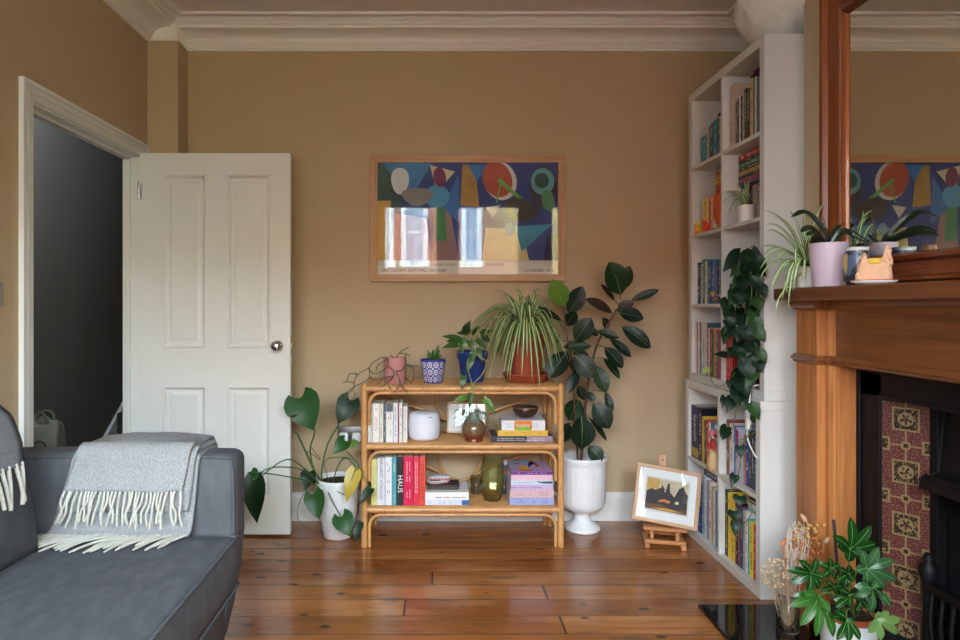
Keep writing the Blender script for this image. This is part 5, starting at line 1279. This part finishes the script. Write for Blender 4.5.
# crumpled paper lantern on top
g = G('rice_paper'); g.pos(); n = g.noise(g.vec, 22, 4.0, .7)
g.bump(n, .5, .01); PAP = g.done(g.mix(n, lin((206, 200, 194)), lin((240, 236, 230))), .8)
t = thing('paper_lantern', 'crinkled white paper globe lantern resting on top of the bookcase', 'lantern', (1.482, 2.72, ZT))
def lf(d):
    th = math.acos(max(-1, min(1, d.z))); a = math.atan2(d.y, d.x)
    return 1-.03+.045*abs(math.sin(a*5+th*3.2))*math.sin(th)+.035*abs(math.sin(a*5-th*3.2))*math.sin(th)+.01*mnoise.noise(d*7)
m = MB().sphere((0, 0, .192), .186, 64, fn=lf)
part(t, 'shade', m, PAP, local=True)
part(t, 'ring', MB().lathe([(.04, .376), (.042, .379), (.04, .382), (.038, .379), (.04, .376)], n=28, cap=False), pbr((180, 176, 170), .5), local=True)
# ================================================================== FIREPLACE
PINE = wood('waxed_pine_upright', (156, 94, 50), (192, 126, 72), 2, .8, .38, .15)
PINEH_SHADED = wood('waxed_pine_across_shaded', (108, 62, 32), (140, 86, 46), 1, .8, .38, .15)  # same pine, darkened so frieze and shelf carry their shade in the colour
IRON = pbr((13, 13, 15), .55, 0, spec=.25, var=.2, vs=30, bump=.15, bs=120)
YA0, YA1 = 1.02, 2.41                   # overall surround
FY0 = OY0; X1, X2, X3, XJ = 1.36, 1.389, 1.4135, 1.4875
MZ = 1.243
FP = thing('fireplace_surround', 'waxed pine fireplace surround with stepped pilasters and mantelshelf on the right wall', 'fireplace', (1.42, 1.72, 0))
for s in (0, 1):
    def Y(y): return y if s == 0 else YA0+YA1-y
    m = MB()
    def bx(x0, x1, ya, yb, z0, z1): m.box(x0, x1, min(Y(ya), Y(yb)), max(Y(ya), Y(yb)), z0, z1)
    bx(X1, XB-.0005, 2.41, 2.279, .0162, 1.195); bx(X2, XB-.0005, 2.2785, 2.2565, .0162, 1.195)
    part(FP, 'pilaster', m, PINE, bevel=.0015)
    m = MB(); bx(X1-.014, X1+.01, 2.422, 2.270, .0162, .13); bx(X1-.008, X1+.01, 2.416, 2.275, .13, .145)
    part(FP, 'plinth', m, PINE, bevel=.003)
    m = MB()
    cap = [(0, -.018), (.008, -.014), (.012, -.006), (.022, 0), (.012, .008), (.006, .014), (0, .016)]
    pts = [(2.418, X1), (2.279-.001, X1), (2.279-.001, X2), (2.2565, X2), (2.2565, X3), (2.2, X3)]
    prev = None
    path_ = [(X1, Y(2.416)), (X1, Y(2.279)), (X2, Y(2.279)), (X2, Y(2.2565)), (X3, Y(2.2565)), (X3, 1.73)]
    if s: path_ = path_[::-1]
    mb = MB(); sw = sweep(path_ if s == 0 else path_, [(q, h) for q, h in cap], .985)
    part(FP, 'capital_moulding', sw, PINEH_SHADED)
part(FP, 'frieze', MB().box(X3, XB-.0005, YA0+YA1-2.2565+.0005, 2.256, .978, 1.195), PINEH_SHADED)
m = MB()
for s in (0, 1):
    a, b = (2.256, 2.248) if s == 0 else (YA0+YA1-2.256, YA0+YA1-2.248)
m.box(XB-.03, XJ+.03, 2.2562, 2.2582, 0, .978)
part(FP, 'jamb', MB().box(X3+.001, XJ+.03, 2.2505, 2.2558, .0165, .978), PINE)
part(FP, 'jamb', MB().box(X3+.001, XJ+.03, YA0+YA1-2.2558, YA0+YA1-2.2505, .0165, .978), PINE)
part(FP, 'mantelshelf', MB().rbox(1.285, XB-.0005, YA0-.025, YA1+.025, 1.197, MZ, .008, 4), PINEH_SHADED)
mo = [(0, 0), (.01, 0), (.012, .008), (.022, .016), (.028, .026), (.03, .034), (0, .034)]
pth = [(X1, YA1), (X1, 2.279), (X2, 2.279), (X2, 2.2565), (X3, 2.2565), (X3, YA0+YA1-2.2565), (X2, YA0+YA1-2.2565), (X2, YA0+YA1-2.279), (X1, YA0+YA1-2.279), (X1, YA0)]
part(FP, 'bed_moulding', sweep(pth, mo, 1.1625), PINEH_SHADED)
# cast iron insert with tiled cheeks
IN = thing('cast_iron_insert', 'black cast iron fireplace insert with hood, grate and red patterned tile cheeks', 'fireplace insert', (1.55, 1.72, .016))
YM = (YA0+YA1)/2
def mir(mb, s):
    if s:
        for v in mb.v: v.y = 2*YM-v.y
    return mb
g = G('patterned_tiles'); x, y, z = g.pos()
uv = g.node('ShaderNodeUVMap'); sp_ = g.node('ShaderNodeSeparateXYZ'); g.nt.links.new(uv.outputs[0], sp_.inputs[0])
u, v = sp_.outputs[0], sp_.outputs[1]                 # u across one tile, v up in tiles
def fr(a): return g.math('SUBTRACT', g.math('FRACT', a), .5)
def mx_(*a):
    r = a[0]
    for b in a[1:]: r = g.math('MAXIMUM', r, b)
    return r
def lt(a, b): return g.math('LESS_THAN', a, b)
def gt(a, b): return g.math('GREATER_THAN', a, b)
def mul(*a):
    r = a[0]
    for b in a[1:]: r = g.math('MULTIPLY', r, b)
    return r
def ab(a): return g.math('ABSOLUTE', a)
fu, fv = fr(u), fr(v)
cu, cv = ab(fu), ab(fv)
cheb = g.math('MAXIMUM', cu, g.math('MULTIPLY', cv, 1.3))
sq = lt(cheb, .29); sqb = mul(sq, gt(cheb, .245))
rad = g.math('SQRT', g.math('ADD', mul(fu, fu), mul(fv, fv, 1.7)))
motif = mul(lt(rad, .17), gt(g.math('ADD', rad, g.math('MULTIPLY', g.math('SINE', g.math('MULTIPLY', g.math('ARCTAN2', fv, fu), 5.0)), .05)), .09))
scroll = gt(g.noise(g.comb(g.math('MULTIPLY', u, 16), g.math('MULTIPLY', v, 20), 0.0), 1.0, 1.0, .5, 1.5), .58)
gv = fr(g.math('ADD', v, .5)); gu = fr(g.math('ADD', u, .5))
r2 = g.math('SQRT', g.math('ADD', mul(fu, fu), mul(gv, gv, 1.7)))
ringc = mul(lt(r2, .11), gt(r2, .065))
cross = mul(mx_(lt(cu, .022), lt(ab(gv), .016)), g.math('SUBTRACT', 1.0, sq))
edge = g.math('MAXIMUM', ab(gu), g.math('MULTIPLY', ab(gv), 1.3)); sq2 = lt(edge, .17); sq2b = mul(sq2, gt(edge, .12))
speck = gt(g.noise(g.comb(g.math('MULTIPLY', u, 30), g.math('MULTIPLY', v, 38), 3.0), 1.0, 1.0), .57)
gold, dark, red = lin((128, 106, 74)), lin((46, 36, 28)), lin((86, 42, 42))
c = g.mix(mul(speck, .75), red, lin((126, 96, 78)))
c = g.mix(cross, c, gold); c = g.mix(mx_(sq, sq2), c, dark); c = g.mix(mul(mx_(sq, sq2), scroll), c, gold)
c = g.mix(mx_(sqb, sq2b, ringc, motif), c, gold); c = g.mix(lt(r2, .045), c, dark)
TILE = g.done(c, .25, coat=.3)
TZ0, TZ1 = .10, .862
for s in (0, 1):
    m = MB()
    m.box(XJ, XJ+.012, 2.1345, 2.2505, .016, .975)                      # flat outer frame
    m.box(XJ-.008, XJ+.0, 2.232, 2.2505, .016, .975); m.box(XJ-.006, XJ, 2.1345, 2.146, .016, .88)
    m.box(1.57, 1.60, 2.0, 2.032, .016, .88)
    part(IN, 'frame_side', mir(m, s), IRON, bevel=.002)
    pn = MB()
    A, B = V((XJ+.004, 2.1345, 0)), V((1.572, 2.03, 0)); nrm = V((B.y-A.y, -(B.x-A.x), 0)).normalized()
    f0 = [A+V((0, 0, TZ0)), B+V((0, 0, TZ0)), B+V((0, 0, TZ1)), A+V((0, 0, TZ1))]
    bk = [p-nrm*.01 for p in f0]
    pn.add(f0+bk, [(0, 1, 2, 3), (7, 6, 5, 4), (0, 4, 5, 1), (1, 5, 6, 2), (2, 6, 7, 3), (3, 7, 4, 0)])
    o = part(IN, 'tile_panel', mir(pn, s), TILE, 'red and gold patterned tiles')
    ul = o.data.uv_layers.new(name='UVMap'); nt_ = (TZ1-TZ0)/.172
    cs = [(0, 0), (1, 0), (1, nt_), (0, nt_)]
    for pl_ in o.data.polygons:
        for li in pl_.loop_indices:
            vi = o.data.loops[li].vertex_index % 4; ul.data[li].uv = (cs[vi][0], cs[vi][1]+.38)
    m = MB(); m.add([V((p.x, p.y, .016)) for p in (f0[0], f0[1], bk[1], bk[0])]+[V((p.x, p.y, TZ0)) for p in (f0[0], f0[1], bk[1], bk[0])], [(0, 1, 5, 4), (1, 2, 6, 5), (2, 3, 7, 6), (3, 0, 4, 7), (4, 5, 6, 7)])
    part(IN, 'cheek', mir(m, s), IRON); m = MB()
    m.add([V((p.x, p.y, TZ1)) for p in (f0[0], f0[1], bk[1], bk[0])]+[V((p.x, p.y, .9)) for p in (f0[0], f0[1], bk[1], bk[0])], [(0, 1, 5, 4), (1, 2, 6, 5), (2, 3, 7, 6), (3, 0, 4, 7)])
    part(IN, 'cheek', mir(m, s), IRON)
    m = MB().box(1.60, 1.80, 1.985, 2.0, .016, .9)
    part(IN, 'side_plate', mir(m, s), IRON)
ya, yb_ = 2*YM-2.2505, 2.2505
m = MB().box(XJ, XJ+.012, ya, yb_, .872, .978).box(XJ-.008, XJ, ya, yb_, .95, .978).box(XJ-.006, XJ, 2*YM-2.14, 2.14, .872, .885)
m.prism([(XJ+.012, .872), (1.60, .80), (1.60, .90), (XJ+.012, .90)], lambda p, s: V((p[0], (2*YM-2.13) if s == 0 else 2.13, p[1]+.06)))
part(IN, 'frame_top', m, IRON, bevel=.002)
part(IN, 'fireback', MB().box(1.80, 1.812, 2*YM-2.0, 2.0, .016, .96), IRON)
def hood(p, s): return V((p[0], (2*YM-2.0) if s == 0 else 2.0, p[1]))
part(IN, 'hood', MB().prism([(1.60, .90), (1.575, .66), (1.53, .635), (1.53, .615), (1.60, .62), (1.66, .9)], hood), IRON, bevel=.004)
part(IN, 'hood_edge', MB().prism([(1.535, .655), (1.515, .640), (1.515, .61), (1.535, .605)], hood), IRON, bevel=.003)
m = MB().rbox(1.51, 1.55, 2*YM-1.99, 1.99, .30, .325, .006, 3).rbox(1.51, 1.55, 2*YM-1.99, 1.99, .12, .14, .006, 3)
part(IN, 'grate_rail', m, IRON)
for k in range(13):
    yy = 2*YM-1.96+(2*1.96-2*YM)*k/12; part(IN, 'grate_bar', MB().tube([(1.525, yy, .13), (1.515, yy, .22), (1.525, yy, .312)], .007, 8), IRON)
for yy in (1.985, 2*YM-1.985):
    part(IN, 'finial', MB().lathe([(.014, .016), (.014, .30), (.02, .33), (.026, .345), (.024, .37), (.012, .385), (.016, .395), (.008, .41), (0, .413)], (1.53, yy, 0), 16), IRON)
HR = thing('hearth', 'polished black stone hearth slab in front of the fireplace', 'hearth', (1.2, 1.72, 0))
part(HR, 'slab', MB().box(1.025, 1.4692, .93, 2.4942, .0005, .0158), pbr((14, 14, 16), .06, var=0, spec=.6), bevel=.003)
part(HR, 'back_slab', MB().box(1.4696, 1.81, OY0+.001, OY1-.001, .0005, .0158), pbr((14, 14, 16), .06, var=0, spec=.6))

# ================================================================== MIRROR
MAH = wood('red_mahogany_upright', (128, 62, 24), (166, 88, 38), 2, .7, .25, .4); MAHH = wood('red_mahogany_across', (100, 46, 22), (134, 68, 32), 1, .7, .25, .4)
MR = thing('mirror', 'large orange-brown wooden framed mirror standing on the mantelshelf', 'mirror', (1.43, 1.6, MZ))
my0, my1, mz0, mz1 = .95, 2.362, MZ+.0005, 2.36
gy0, gy1, gz0, gz1 = 1.12, 2.192, 1.346, 2.172
pf = [(0, .0), (.004, .03), (.02, .052), (.034, .05), (.045, .036), (.11, .028), (.125, .046), (.142, .05), (.155, .042), (.165, .024), (.169, .0)]
def bar(pts4, k):
    # strip with mitred ends following the moulding profile; k scales the width
    (o0, o1), (i0, i1) = pts4; mb = MB(); vs = []
    for (q, h) in pf:
        f = q/.169
        for (o, i) in ((o0, i0), (o1, i1)):
            vs.append(V((1.458-h, o[0]+(i[0]-o[0])*f, o[1]+(i[1]-o[1])*f)))
    fs = [(2*j, 2*j+1, 2*j+3, 2*j+2) for j in range(len(pf)-1)]
    return mb.add(vs, fs)
part(MR, 'frame_stile', bar((((my1, mz0), (my1, mz1)), ((gy1, gz0), (gy1, gz1))), 1), MAH)
part(MR, 'frame_stile', bar((((my0, mz0), (my0, mz1)), ((gy0, gz0), (gy0, gz1))), 1), MAH)
part(MR, 'frame_rail', bar((((my0, mz1), (my1, mz1)), ((gy0, gz1), (gy1, gz1))), 1), MAHH)
part(MR, 'frame_rail', bar((((my0, mz0), (my1, mz0)), ((gy0, gz0), (gy1, gz0))), 1), MAHH)
part(MR, 'backing', MB().box(1.458, XB-.001, my0, my1, mz0, mz1), pbr((90, 60, 40), .8))
g = G('mirror_silver'); part(MR, 'mirror_glass', MB().box(1.424, 1.458, gy0-.01, gy1+.01, gz0-.01, gz1+.01), g.done(lin((225, 228, 222)), .0, 1.0), 'silvered glass')

# ================================================================== ON THE MANTELSHELF
t = thing('potted_orchid', 'orchid with dark strap leaves in a lilac pot on the mantelshelf', 'plant', (1.342, 2.182, MZ))
part(t, 'pot', MB().lathe([(0, 0), (.046, 0), (.048, .003), (.0605, .144), (.0605, .148), (.0565, .148), (.055, .136), (0, .134)], n=40), pbr((204, 182, 196), .4, var=.02), 'lilac pot', local=True)
part(t, 'bark_mix', MB().lathe([(.0555, .137), (.02, .142), (0, .143)], n=20, cap=False), pbr((70, 46, 32), .9, var=.5, vs=70, bump=.6), local=True)
m = MB(); s5 = (4.57, 760, 160)
OL = [([(318, 388), (300, 330), (210, 240), (140, 262)], 34, 2.12), ([(322, 385), (260, 330), (220, 312), (188, 330)], 40, 2.1), ([(325, 385), (270, 340), (240, 335), (212, 345)], 36, 2.08), ([(330, 385), (345, 320), (372, 300), (384, 290)], 24, 2.2), ([(330, 385), (370, 330), (395, 330), (416, 345)], 38, 2.13), ([(318, 390), (262, 350), (250, 380), (238, 396)], 36, 2.2), ([(326, 386), (340, 330), (360, 330), (404, 342)], 30, 2.23)]
for L, w, d in OL:
    pts = [C(a, b, *s5, d+.05*(1-k/3)-.0) for k, (a, b) in enumerate(L)]
    pts[0] = V((1.342+(L[0][0]-325)*.0004, 2.18, MZ+.137)); pc = catmull(pts, 5)
    ww = w/4.57*d/F
    def fn(u, v, pc=pc, ww=ww):
        i = u*(len(pc)-1); k = min(int(i), len(pc)-2); p = pc[k].lerp(pc[k+1], i-k); tg = (pc[k+1]-pc[k]).normalized()
        sd = tg.cross(V((-.3, -.8, .6))).normalized(); up_ = sd.cross(tg)
        h = interp([(0, .35), (.2, .75), (.55, 1), (.8, .85), (.93, .5), (1, .02)], u)*ww*.5
        return p+sd*h*(2*v-1)+up_*abs(2*v-1)*h*.22
    m.grid(fn, 14, 5)
part(t, 'leaves', m, pbr((30, 44, 28), .3, var=.15, vs=25))
m = MB().tube(catmull([(0, .005, .14), (-.004, .01, .2), (.0, .03, .245)], 5), .0022, 7); part(t, 'flower_spike', m, pbr((110, 96, 60), .5), local=True)
t = thing('potted_spider_plant', 'small spider plant spilling over the mantelshelf end from a white pot', 'plant', (1.345, 2.312, MZ))
part(t, 'pot', MB().lathe([(0, 0), (.032, 0), (.035, .004), (.039, .07), (.039, .076), (.035, .076), (.034, .066), (0, .064)], n=32), pbr((222, 216, 206), .45, var=.03), 'white pot', local=True)
part(t, 'soil', MB().lathe([(.0345, .067), (0, .07)], n=16, cap=False), SOIL, local=True)
m = MB(); b0 = V((1.345, 2.312, MZ+.07)); s5b = (4.57, 760, 160)
for (ct, tp, d, w) in (((140, 240), (10, 230), 2.38, .010), ((120, 270), (28, 295), 2.36, .010), ((100, 300), (30, 322), 2.33, .010), ((80, 360), (4, 400), 2.3, .011), ((100, 330), (0, 498), 2.28, .011), ((60, 400), (2, 540), 2.3, .010), ((120, 380), (50, 590), 2.27, .012), ((150, 370), (100, 640), 2.25, .012), ((110, 420), (70, 560), 2.27, .012), ((150, 330), (128, 690), 2.25, .010),
                       ((180, 360), (150, 600), 2.24, .012), ((170, 260), (135, 232), 2.33, .010), ((190, 230), (207, 262), 2.36, .009), ((230, 280), (296, 190), 2.3, .008), ((200, 330), (245, 330), 2.25, .010), ((130, 400), (120, 610), 2.24, .012), ((210, 380), (196, 560), 2.235, .011), ((60, 330), (16, 450), 2.3, .009), ((230, 290), (262, 240), 2.37, .008), ((140, 300), (170, 520), 2.24, .011), ((150, 250), (60, 262), 2.36, .009), ((120, 360), (60, 470), 2.26, .011), ((160, 290), (212, 470), 2.235, .011), ((40, 620), (84, 720), 2.255, .006)):
    blade(m, bez(b0+V((random.uniform(-.012, .012), random.uniform(-.012, .012), 0)), C(*ct, *s5b, d-.03), C(*tp, *s5b, d), 11), w, (-.2, -.7, .7))
part(t, 'leaves', m, SPG)
# two ceramic pieces
ya_ = 2.03
t = thing('ceramic_vase', 'dark blue, black and ochre painted ceramic vase beside the lilac pot', 'vase', (1.35, 2.047, MZ))
g = G('painted_ceramic'); x, y, z = g.pos(); n = g.noise(g.vec, 24, 2.0)
cc = g.mix(g.step(n, .46, .5), lin((44, 44, 52)), lin((92, 104, 132)))
sidey = g.math('ADD', y, g.math('MULTIPLY', n, .03)); cc = g.mix(mul(g.step(sidey, .012, .016), g.step(n, .42, .46)), cc, lin((214, 178, 104)))
cc = g.mix(g.step(z, .110, .114), cc, lin((216, 214, 208)))
part(t, 'body', MB().lathe([(0, 0), (.034, 0), (.037, .006), (.037, .06), (.034, .10), (.031, .112), (.033, .122), (.029, .122), (.027, .1), (0, .09)], n=32, fn=lambda r, z, a: r*(1+.05*math.sin(a*3+z*20))), g.done(cc, .35, coat=.2), local=True)
part(t, 'handle', MB().tube(catmull([(0, .03, .108), (-.006, .048, .098), (-.006, .05, .06), (0, .036, .03)], 5), .007, 8), pbr((210, 172, 100), .4, var=.2, vs=40), 'ochre handle', local=True)
t = thing('ceramic_castle', 'rough peach ceramic castle ornament with two peaks on a red-rimmed white dish', 'ornament', (1.334, 1.945, MZ), (0, 0, math.radians(55)))
part(t, 'dish', MB().lathe([(0, 0), (.03, 0), (.046, .006), (.05, .012), (.047, .013), (.04, .009), (0, .006)], n=36, fn=lambda r, z, a: r*(1+.22*abs(math.sin(a)))), pbr((222, 222, 224), .3, var=.02), 'white dish', local=True)
part(t, 'dish_rim', MB().tube([(.049*math.cos(a)*(1+.22*abs(math.sin(a))), .049*math.sin(a)*(1+.22*abs(math.sin(a))), .0128) for a in [k*math.pi/18 for k in range(37)]], .0016, 6), pbr((190, 60, 50), .4), 'red rim', local=True)
prf = [(-.046, .0085), (.044, .0085), (.042, .05), (.046, .07), (.038, .10), (.034, .118), (.024, .085), (.018, .075), (-.012, .075), (-.018, .078), (-.022, .096), (-.03, .09), (-.036, .075), (-.044, .04)]
bm_ = MB(); W_ = .020
sub = []
for k in range(len(prf)):
    a, b = V((*prf[k], 0)), V((*prf[(k+1) % len(prf)], 0))
    for j in range(4): sub.append(a.lerp(b, j/4))
rnd = random.Random(3); rings = []
for wv, sc in ((-W_, .86), (-W_*.8, 1.0), (0, 1.04), (W_*.8, 1.0), (W_, .86)):
    rings.append([V((wv+.003*rnd.uniform(-1, 1), -((p.x)*sc+.0025*rnd.uniform(-1, 1)), max(.0075, .05+(p.y-.05)*sc+.0025*rnd.uniform(-1, 1)))) for p in sub])
ns = len(sub); vs = [p for r in rings for p in r]; fs = []
for i in range(4):
    for k in range(ns): fs.append((i*ns+k, i*ns+(k+1) % ns, (i+1)*ns+(k+1) % ns, (i+1)*ns+k))
fs += [tuple(range(ns)), tuple(range(4*ns, 5*ns))]; bm_.add(vs, fs)
part(t, 'body', bm_, pbr((222, 172, 136), .7, var=.12, vs=50, bump=.4, bs=90), local=True)
part(t, 'band', MB().rbox(-.022, .016, -.018, .014, .062, .080, .003, 3), pbr((214, 176, 56), .5, var=.1), 'yellow band', local=True)

# ================================================================== ON THE HEARTH
HZ = .0162
t = thing('glass_jar', 'clear glass jar of dried flowers on the black hearth', 'jar', (1.262, 2.29, HZ))
part(t, 'jar', MB().lathe([(0, 0), (.034, 0), (.038, .004), (.0385, .11), (.036, .125), (.0385, .13), (.0385, .136), (.035, .136), (.033, .125), (.0355, .11), (.035, .008), (0, .007)], n=28), tinted_glass('jar_glass', (240, 240, 238)), local=True)
s6 = (4.925, 760, 510)
rnd = random.Random(21)
def stems_to(mb, tips, base, r=.0009):
    for tpt in tips:
        b = V(base)+V((rnd.uniform(-.02, .02), rnd.uniform(-.02, .02), 0)); mid = b.lerp(tpt, .5)+V((0, 0, .03)); mb.tube(bez(b, mid, tpt, 5), r, 4, cap=False)
bs = V((1.262, 2.29, HZ+.01)); DRY = thing('dried_flowers', 'bunch of beige, white and orange dried flowers in the hearth jar', 'flowers', bs)
for (nm, cen, spread, cnt, sz, c, lab) in (('gypsophila', (75, 310), (75, 75), 150, .0032, (214, 186, 150), 'beige tiny flowers'), ('white_sprays', (185, 160), (60, 110), 150, .0026, (226, 208, 190), 'whitish sprays'), ('orange_sprays', (215, 190), (110, 90), 90, .0038, (206, 122, 72), 'orange seed heads'), ('golden_seeds', (250, 120), (90, 70), 34, .0042, (206, 166, 96), 'golden seed heads')):
    m = MB(); tips = []
    for k in range(cnt):
        a = rnd.uniform(0, 6.28); q = math.sqrt(rnd.random())
        p = C(cen[0]+spread[0]*q*math.cos(a), cen[1]+spread[1]*q*math.sin(a), *s6, 2.28+rnd.uniform(-.06, .05)); tips.append(p)
        if nm == 'white_sprays': m.tube([p-V((rnd.uniform(-.008, .008), 0, .022)), p], [.0006, .0013], 5); m.sphere(p, .0019, 6)
        else: m.sphere(p, sz*1.45*rnd.uniform(.7, 1.25), 6)
    stems_to(m, tips[::4], bs, .0007)
    part(DRY, nm, m, pbr(c, .85, var=.2, vs=60), lab)
for (q0, q1, q2) in (((170, 430), (215, 120), (216, 40)), ((180, 430), (290, 260), (325, 155))):
    m = MB(); b, c_, e_ = C(*q0, *s6, 2.29), C(*q1, *s6, 2.27), C(*q2, *s6, 2.25)
    m.tube(bez(bs, c_, e_, 8), .0013, 5); dirn = (e_-c_).normalized() if q0[0] < 175 else V((.4, -.1, .6)).normalized()
    if q0[0] < 175: dirn = V((-.35, 0, .5)).normalized()
    pts = [e_+dirn*.03*(k/6-.5)*1.3 for k in range(7)]; m.tube(pts, [.002, .006, .0085, .009, .0078, .005, .001], 10)
    part(DRY, 'bunny_tail', m, pbr((206, 164, 128), .95, var=.1, bump=.8, bs=250), 'fluffy grass head')
t = thing('glass_jar', 'small brown-tinted glass jar behind the dried flower jar on the hearth', 'jar', (1.335, 2.225, HZ))
part(t, 'jar', MB().lathe([(0, 0), (.026, 0), (.03, .004), (.03, .07), (.024, .085), (.024, .1), (.021, .1), (.021, .085), (.027, .068), (.027, .008), (0, .007)], n=24), tinted_glass('brown_glass', (226, 200, 180)), local=True)
part(t, 'neck_ring', MB().lathe([(.0245, .088), (.026, .09), (.0245, .093)], n=24, cap=False), tinted_glass('brown_glass_ring', (186, 150, 120)), local=True)
fp = V((1.31, 2.03, HZ))
t = thing('potted_fatsia', 'glossy green fatsia plant in a white pot on the hearth by the tiled fireplace', 'plant', fp)
part(t, 'pot', MB().lathe([(0, 0), (.066, 0), (.07, .004), (.081, .172), (.081, .178), (.075, .178), (.073, .16), (0, .15)], n=36), pbr((206, 206, 206), .5, var=.05), 'white pot', local=True)
part(t, 'inner_pot', MB().lathe([(.06, .152), (.0725, .176), (.076, .178), (.077, .196), (.072, .196), (.069, .18), (0, .178)], n=32), TC, 'terracotta inner pot', local=True)
part(t, 'soil', MB().lathe([(.0695, .184), (.03, .188), (0, .189)], n=20, cap=False), SOIL, local=True)
m = MB(); pet = MB()
FL = [((440, 195), [(372, 130), (455, 42), (552, 82), (582, 165), (388, 178), (436, 252), (515, 240)], 1.98, 60, 0), ((520, 285), [(585, 190), (662, 246), (684, 348), (628, 392), (530, 380), (478, 300), (508, 205)], 1.90, 56, 1), ((250, 315), [(140, 292), (152, 358), (205, 250), (282, 240), (316, 330), (240, 410), (300, 392)], 1.98, 50, 0),
      ((345, 285), [(290, 262), (310, 330), (345, 240), (395, 270), (372, 340)], 2.02, 40, 0), ((430, 315), [(392, 290), (440, 275), (470, 300), (468, 350), (415, 385), (385, 345)], 1.97, 42, 0), ((288, 425), [(158, 470), (168, 425), (205, 570), (285, 628), (375, 632), (225, 412), (340, 500)], 1.84, 56, 2),
      ((440, 420), [(360, 440), (400, 390), (480, 400), (520, 440), (440, 470), (375, 480)], 1.93, 40, 0), ((552, 385), [(540, 525), (652, 478), (602, 420), (480, 420), (470, 375), (580, 350)], 1.86, 52, 1), ((425, 540), [(362, 520), (385, 640), (440, 650), (500, 640), (470, 560), (380, 500)], 1.82, 50, 0),
      ((572, 535), [(540, 605), (600, 645), (692, 612), (698, 545), (640, 505), (585, 505)], 1.80, 48, 3), ((360, 380), [(300, 400), (330, 350), (400, 370), (390, 420)], 2.0, 36, 0), ((500, 445), [(470, 500), (530, 480), (545, 430), (500, 400)], 1.95, 40, 0)]
for (cc, tips, d, w, mi) in FL:
    ctr = C(*cc, *s6, d)
    upv = V((random.uniform(-.3, .2), -1, random.uniform(.3, .7)))
    for tq in tips:
        tpt = C(*tq, *s6, d-.02+random.uniform(-.02, .02))
        leaf(m, ctr, tpt, w/4.925*d/F*.84, upv, .12, .09, 'lobe', mi, rib=4 if mi < 3 else None, n=8)
    base = fp+V((random.uniform(-.03, .03), random.uniform(-.03, .03), .187))
    pet.tube(bez(base, (base+ctr)/2+V((-.0, .02, .05)), ctr+V((0, .004, 0)), 8), .0028, 6)
part(t, 'leaves', m, [pbr((22, 58, 18), .25, spec=.3, var=.15, vs=20), pbr((46, 80, 46), .25, spec=.3, var=.15, vs=20), pbr((44, 84, 30), .3, spec=.3, var=.15, vs=20), pbr((88, 116, 60), .3, spec=.3, var=.35, vs=30), pbr((110, 150, 80), .4)])
part(t, 'petioles', pet, pbr((96, 120, 60), .5))
e0, e1 = C(362, 48, *s6, 2.08), C(382, 292, *s6, 2.06)
m = MB().tube([e0, e1, fp+V((.01, .02, .185))], .0045, 8); part(t, 'support_stick', m, pbr((40, 42, 52), .5), 'dark support stick')
# ================================================================== CAMERA, LIGHT
cam = bpy.data.cameras.new('camera'); co = bpy.data.objects.new('camera', cam); COL.objects.link(co)
co.location = (0, 0, CAMZ); co.rotation_euler = (math.pi/2, 0, 0)
cam.sensor_width = 36; cam.lens = 24.0; cam.shift_x = 45/960; cam.shift_y = -15/960; cam.clip_start = .02
SC.camera = co
w = bpy.data.worlds.new('sky'); SC.world = w; w.use_nodes = True
bg = w.node_tree.nodes['Background']; bg.inputs[0].default_value = (.765, .90, .99, 1); bg.inputs[1].default_value = SKY
for k, (a, b) in enumerate(holes):
    L = bpy.data.lights.new('window_portal', 'AREA'); L.shape = 'RECTANGLE'; L.size = b-a; L.size_y = WZ1-WZ0
    L.cycles.is_portal = True
    o = bpy.data.objects.new('window_portal', L); COL.objects.link(o)
    o.location = ((a+b)/2, YF-.13, (WZ0+WZ1)/2); o.rotation_euler = (math.pi/2, 0, 0)
SC.view_settings.view_transform = 'Standard'; SC.view_settings.look = 'None'
SC.view_settings.exposure = EXPO; SC.view_settings.gamma = 1; SC.view_settings.use_curve_mapping = False
SC.cycles.use_denoising = True
SC.cycles.max_bounces = 10; SC.cycles.diffuse_bounces = 6; SC.cycles.glossy_bounces = 5; SC.cycles.transmission_bounces = 8; SC.cycles.transparent_max_bounces = 12
SC.cycles.sample_clamp_indirect = 8.0
SC.cycles.caustics_reflective = False; SC.cycles.caustics_refractive = False
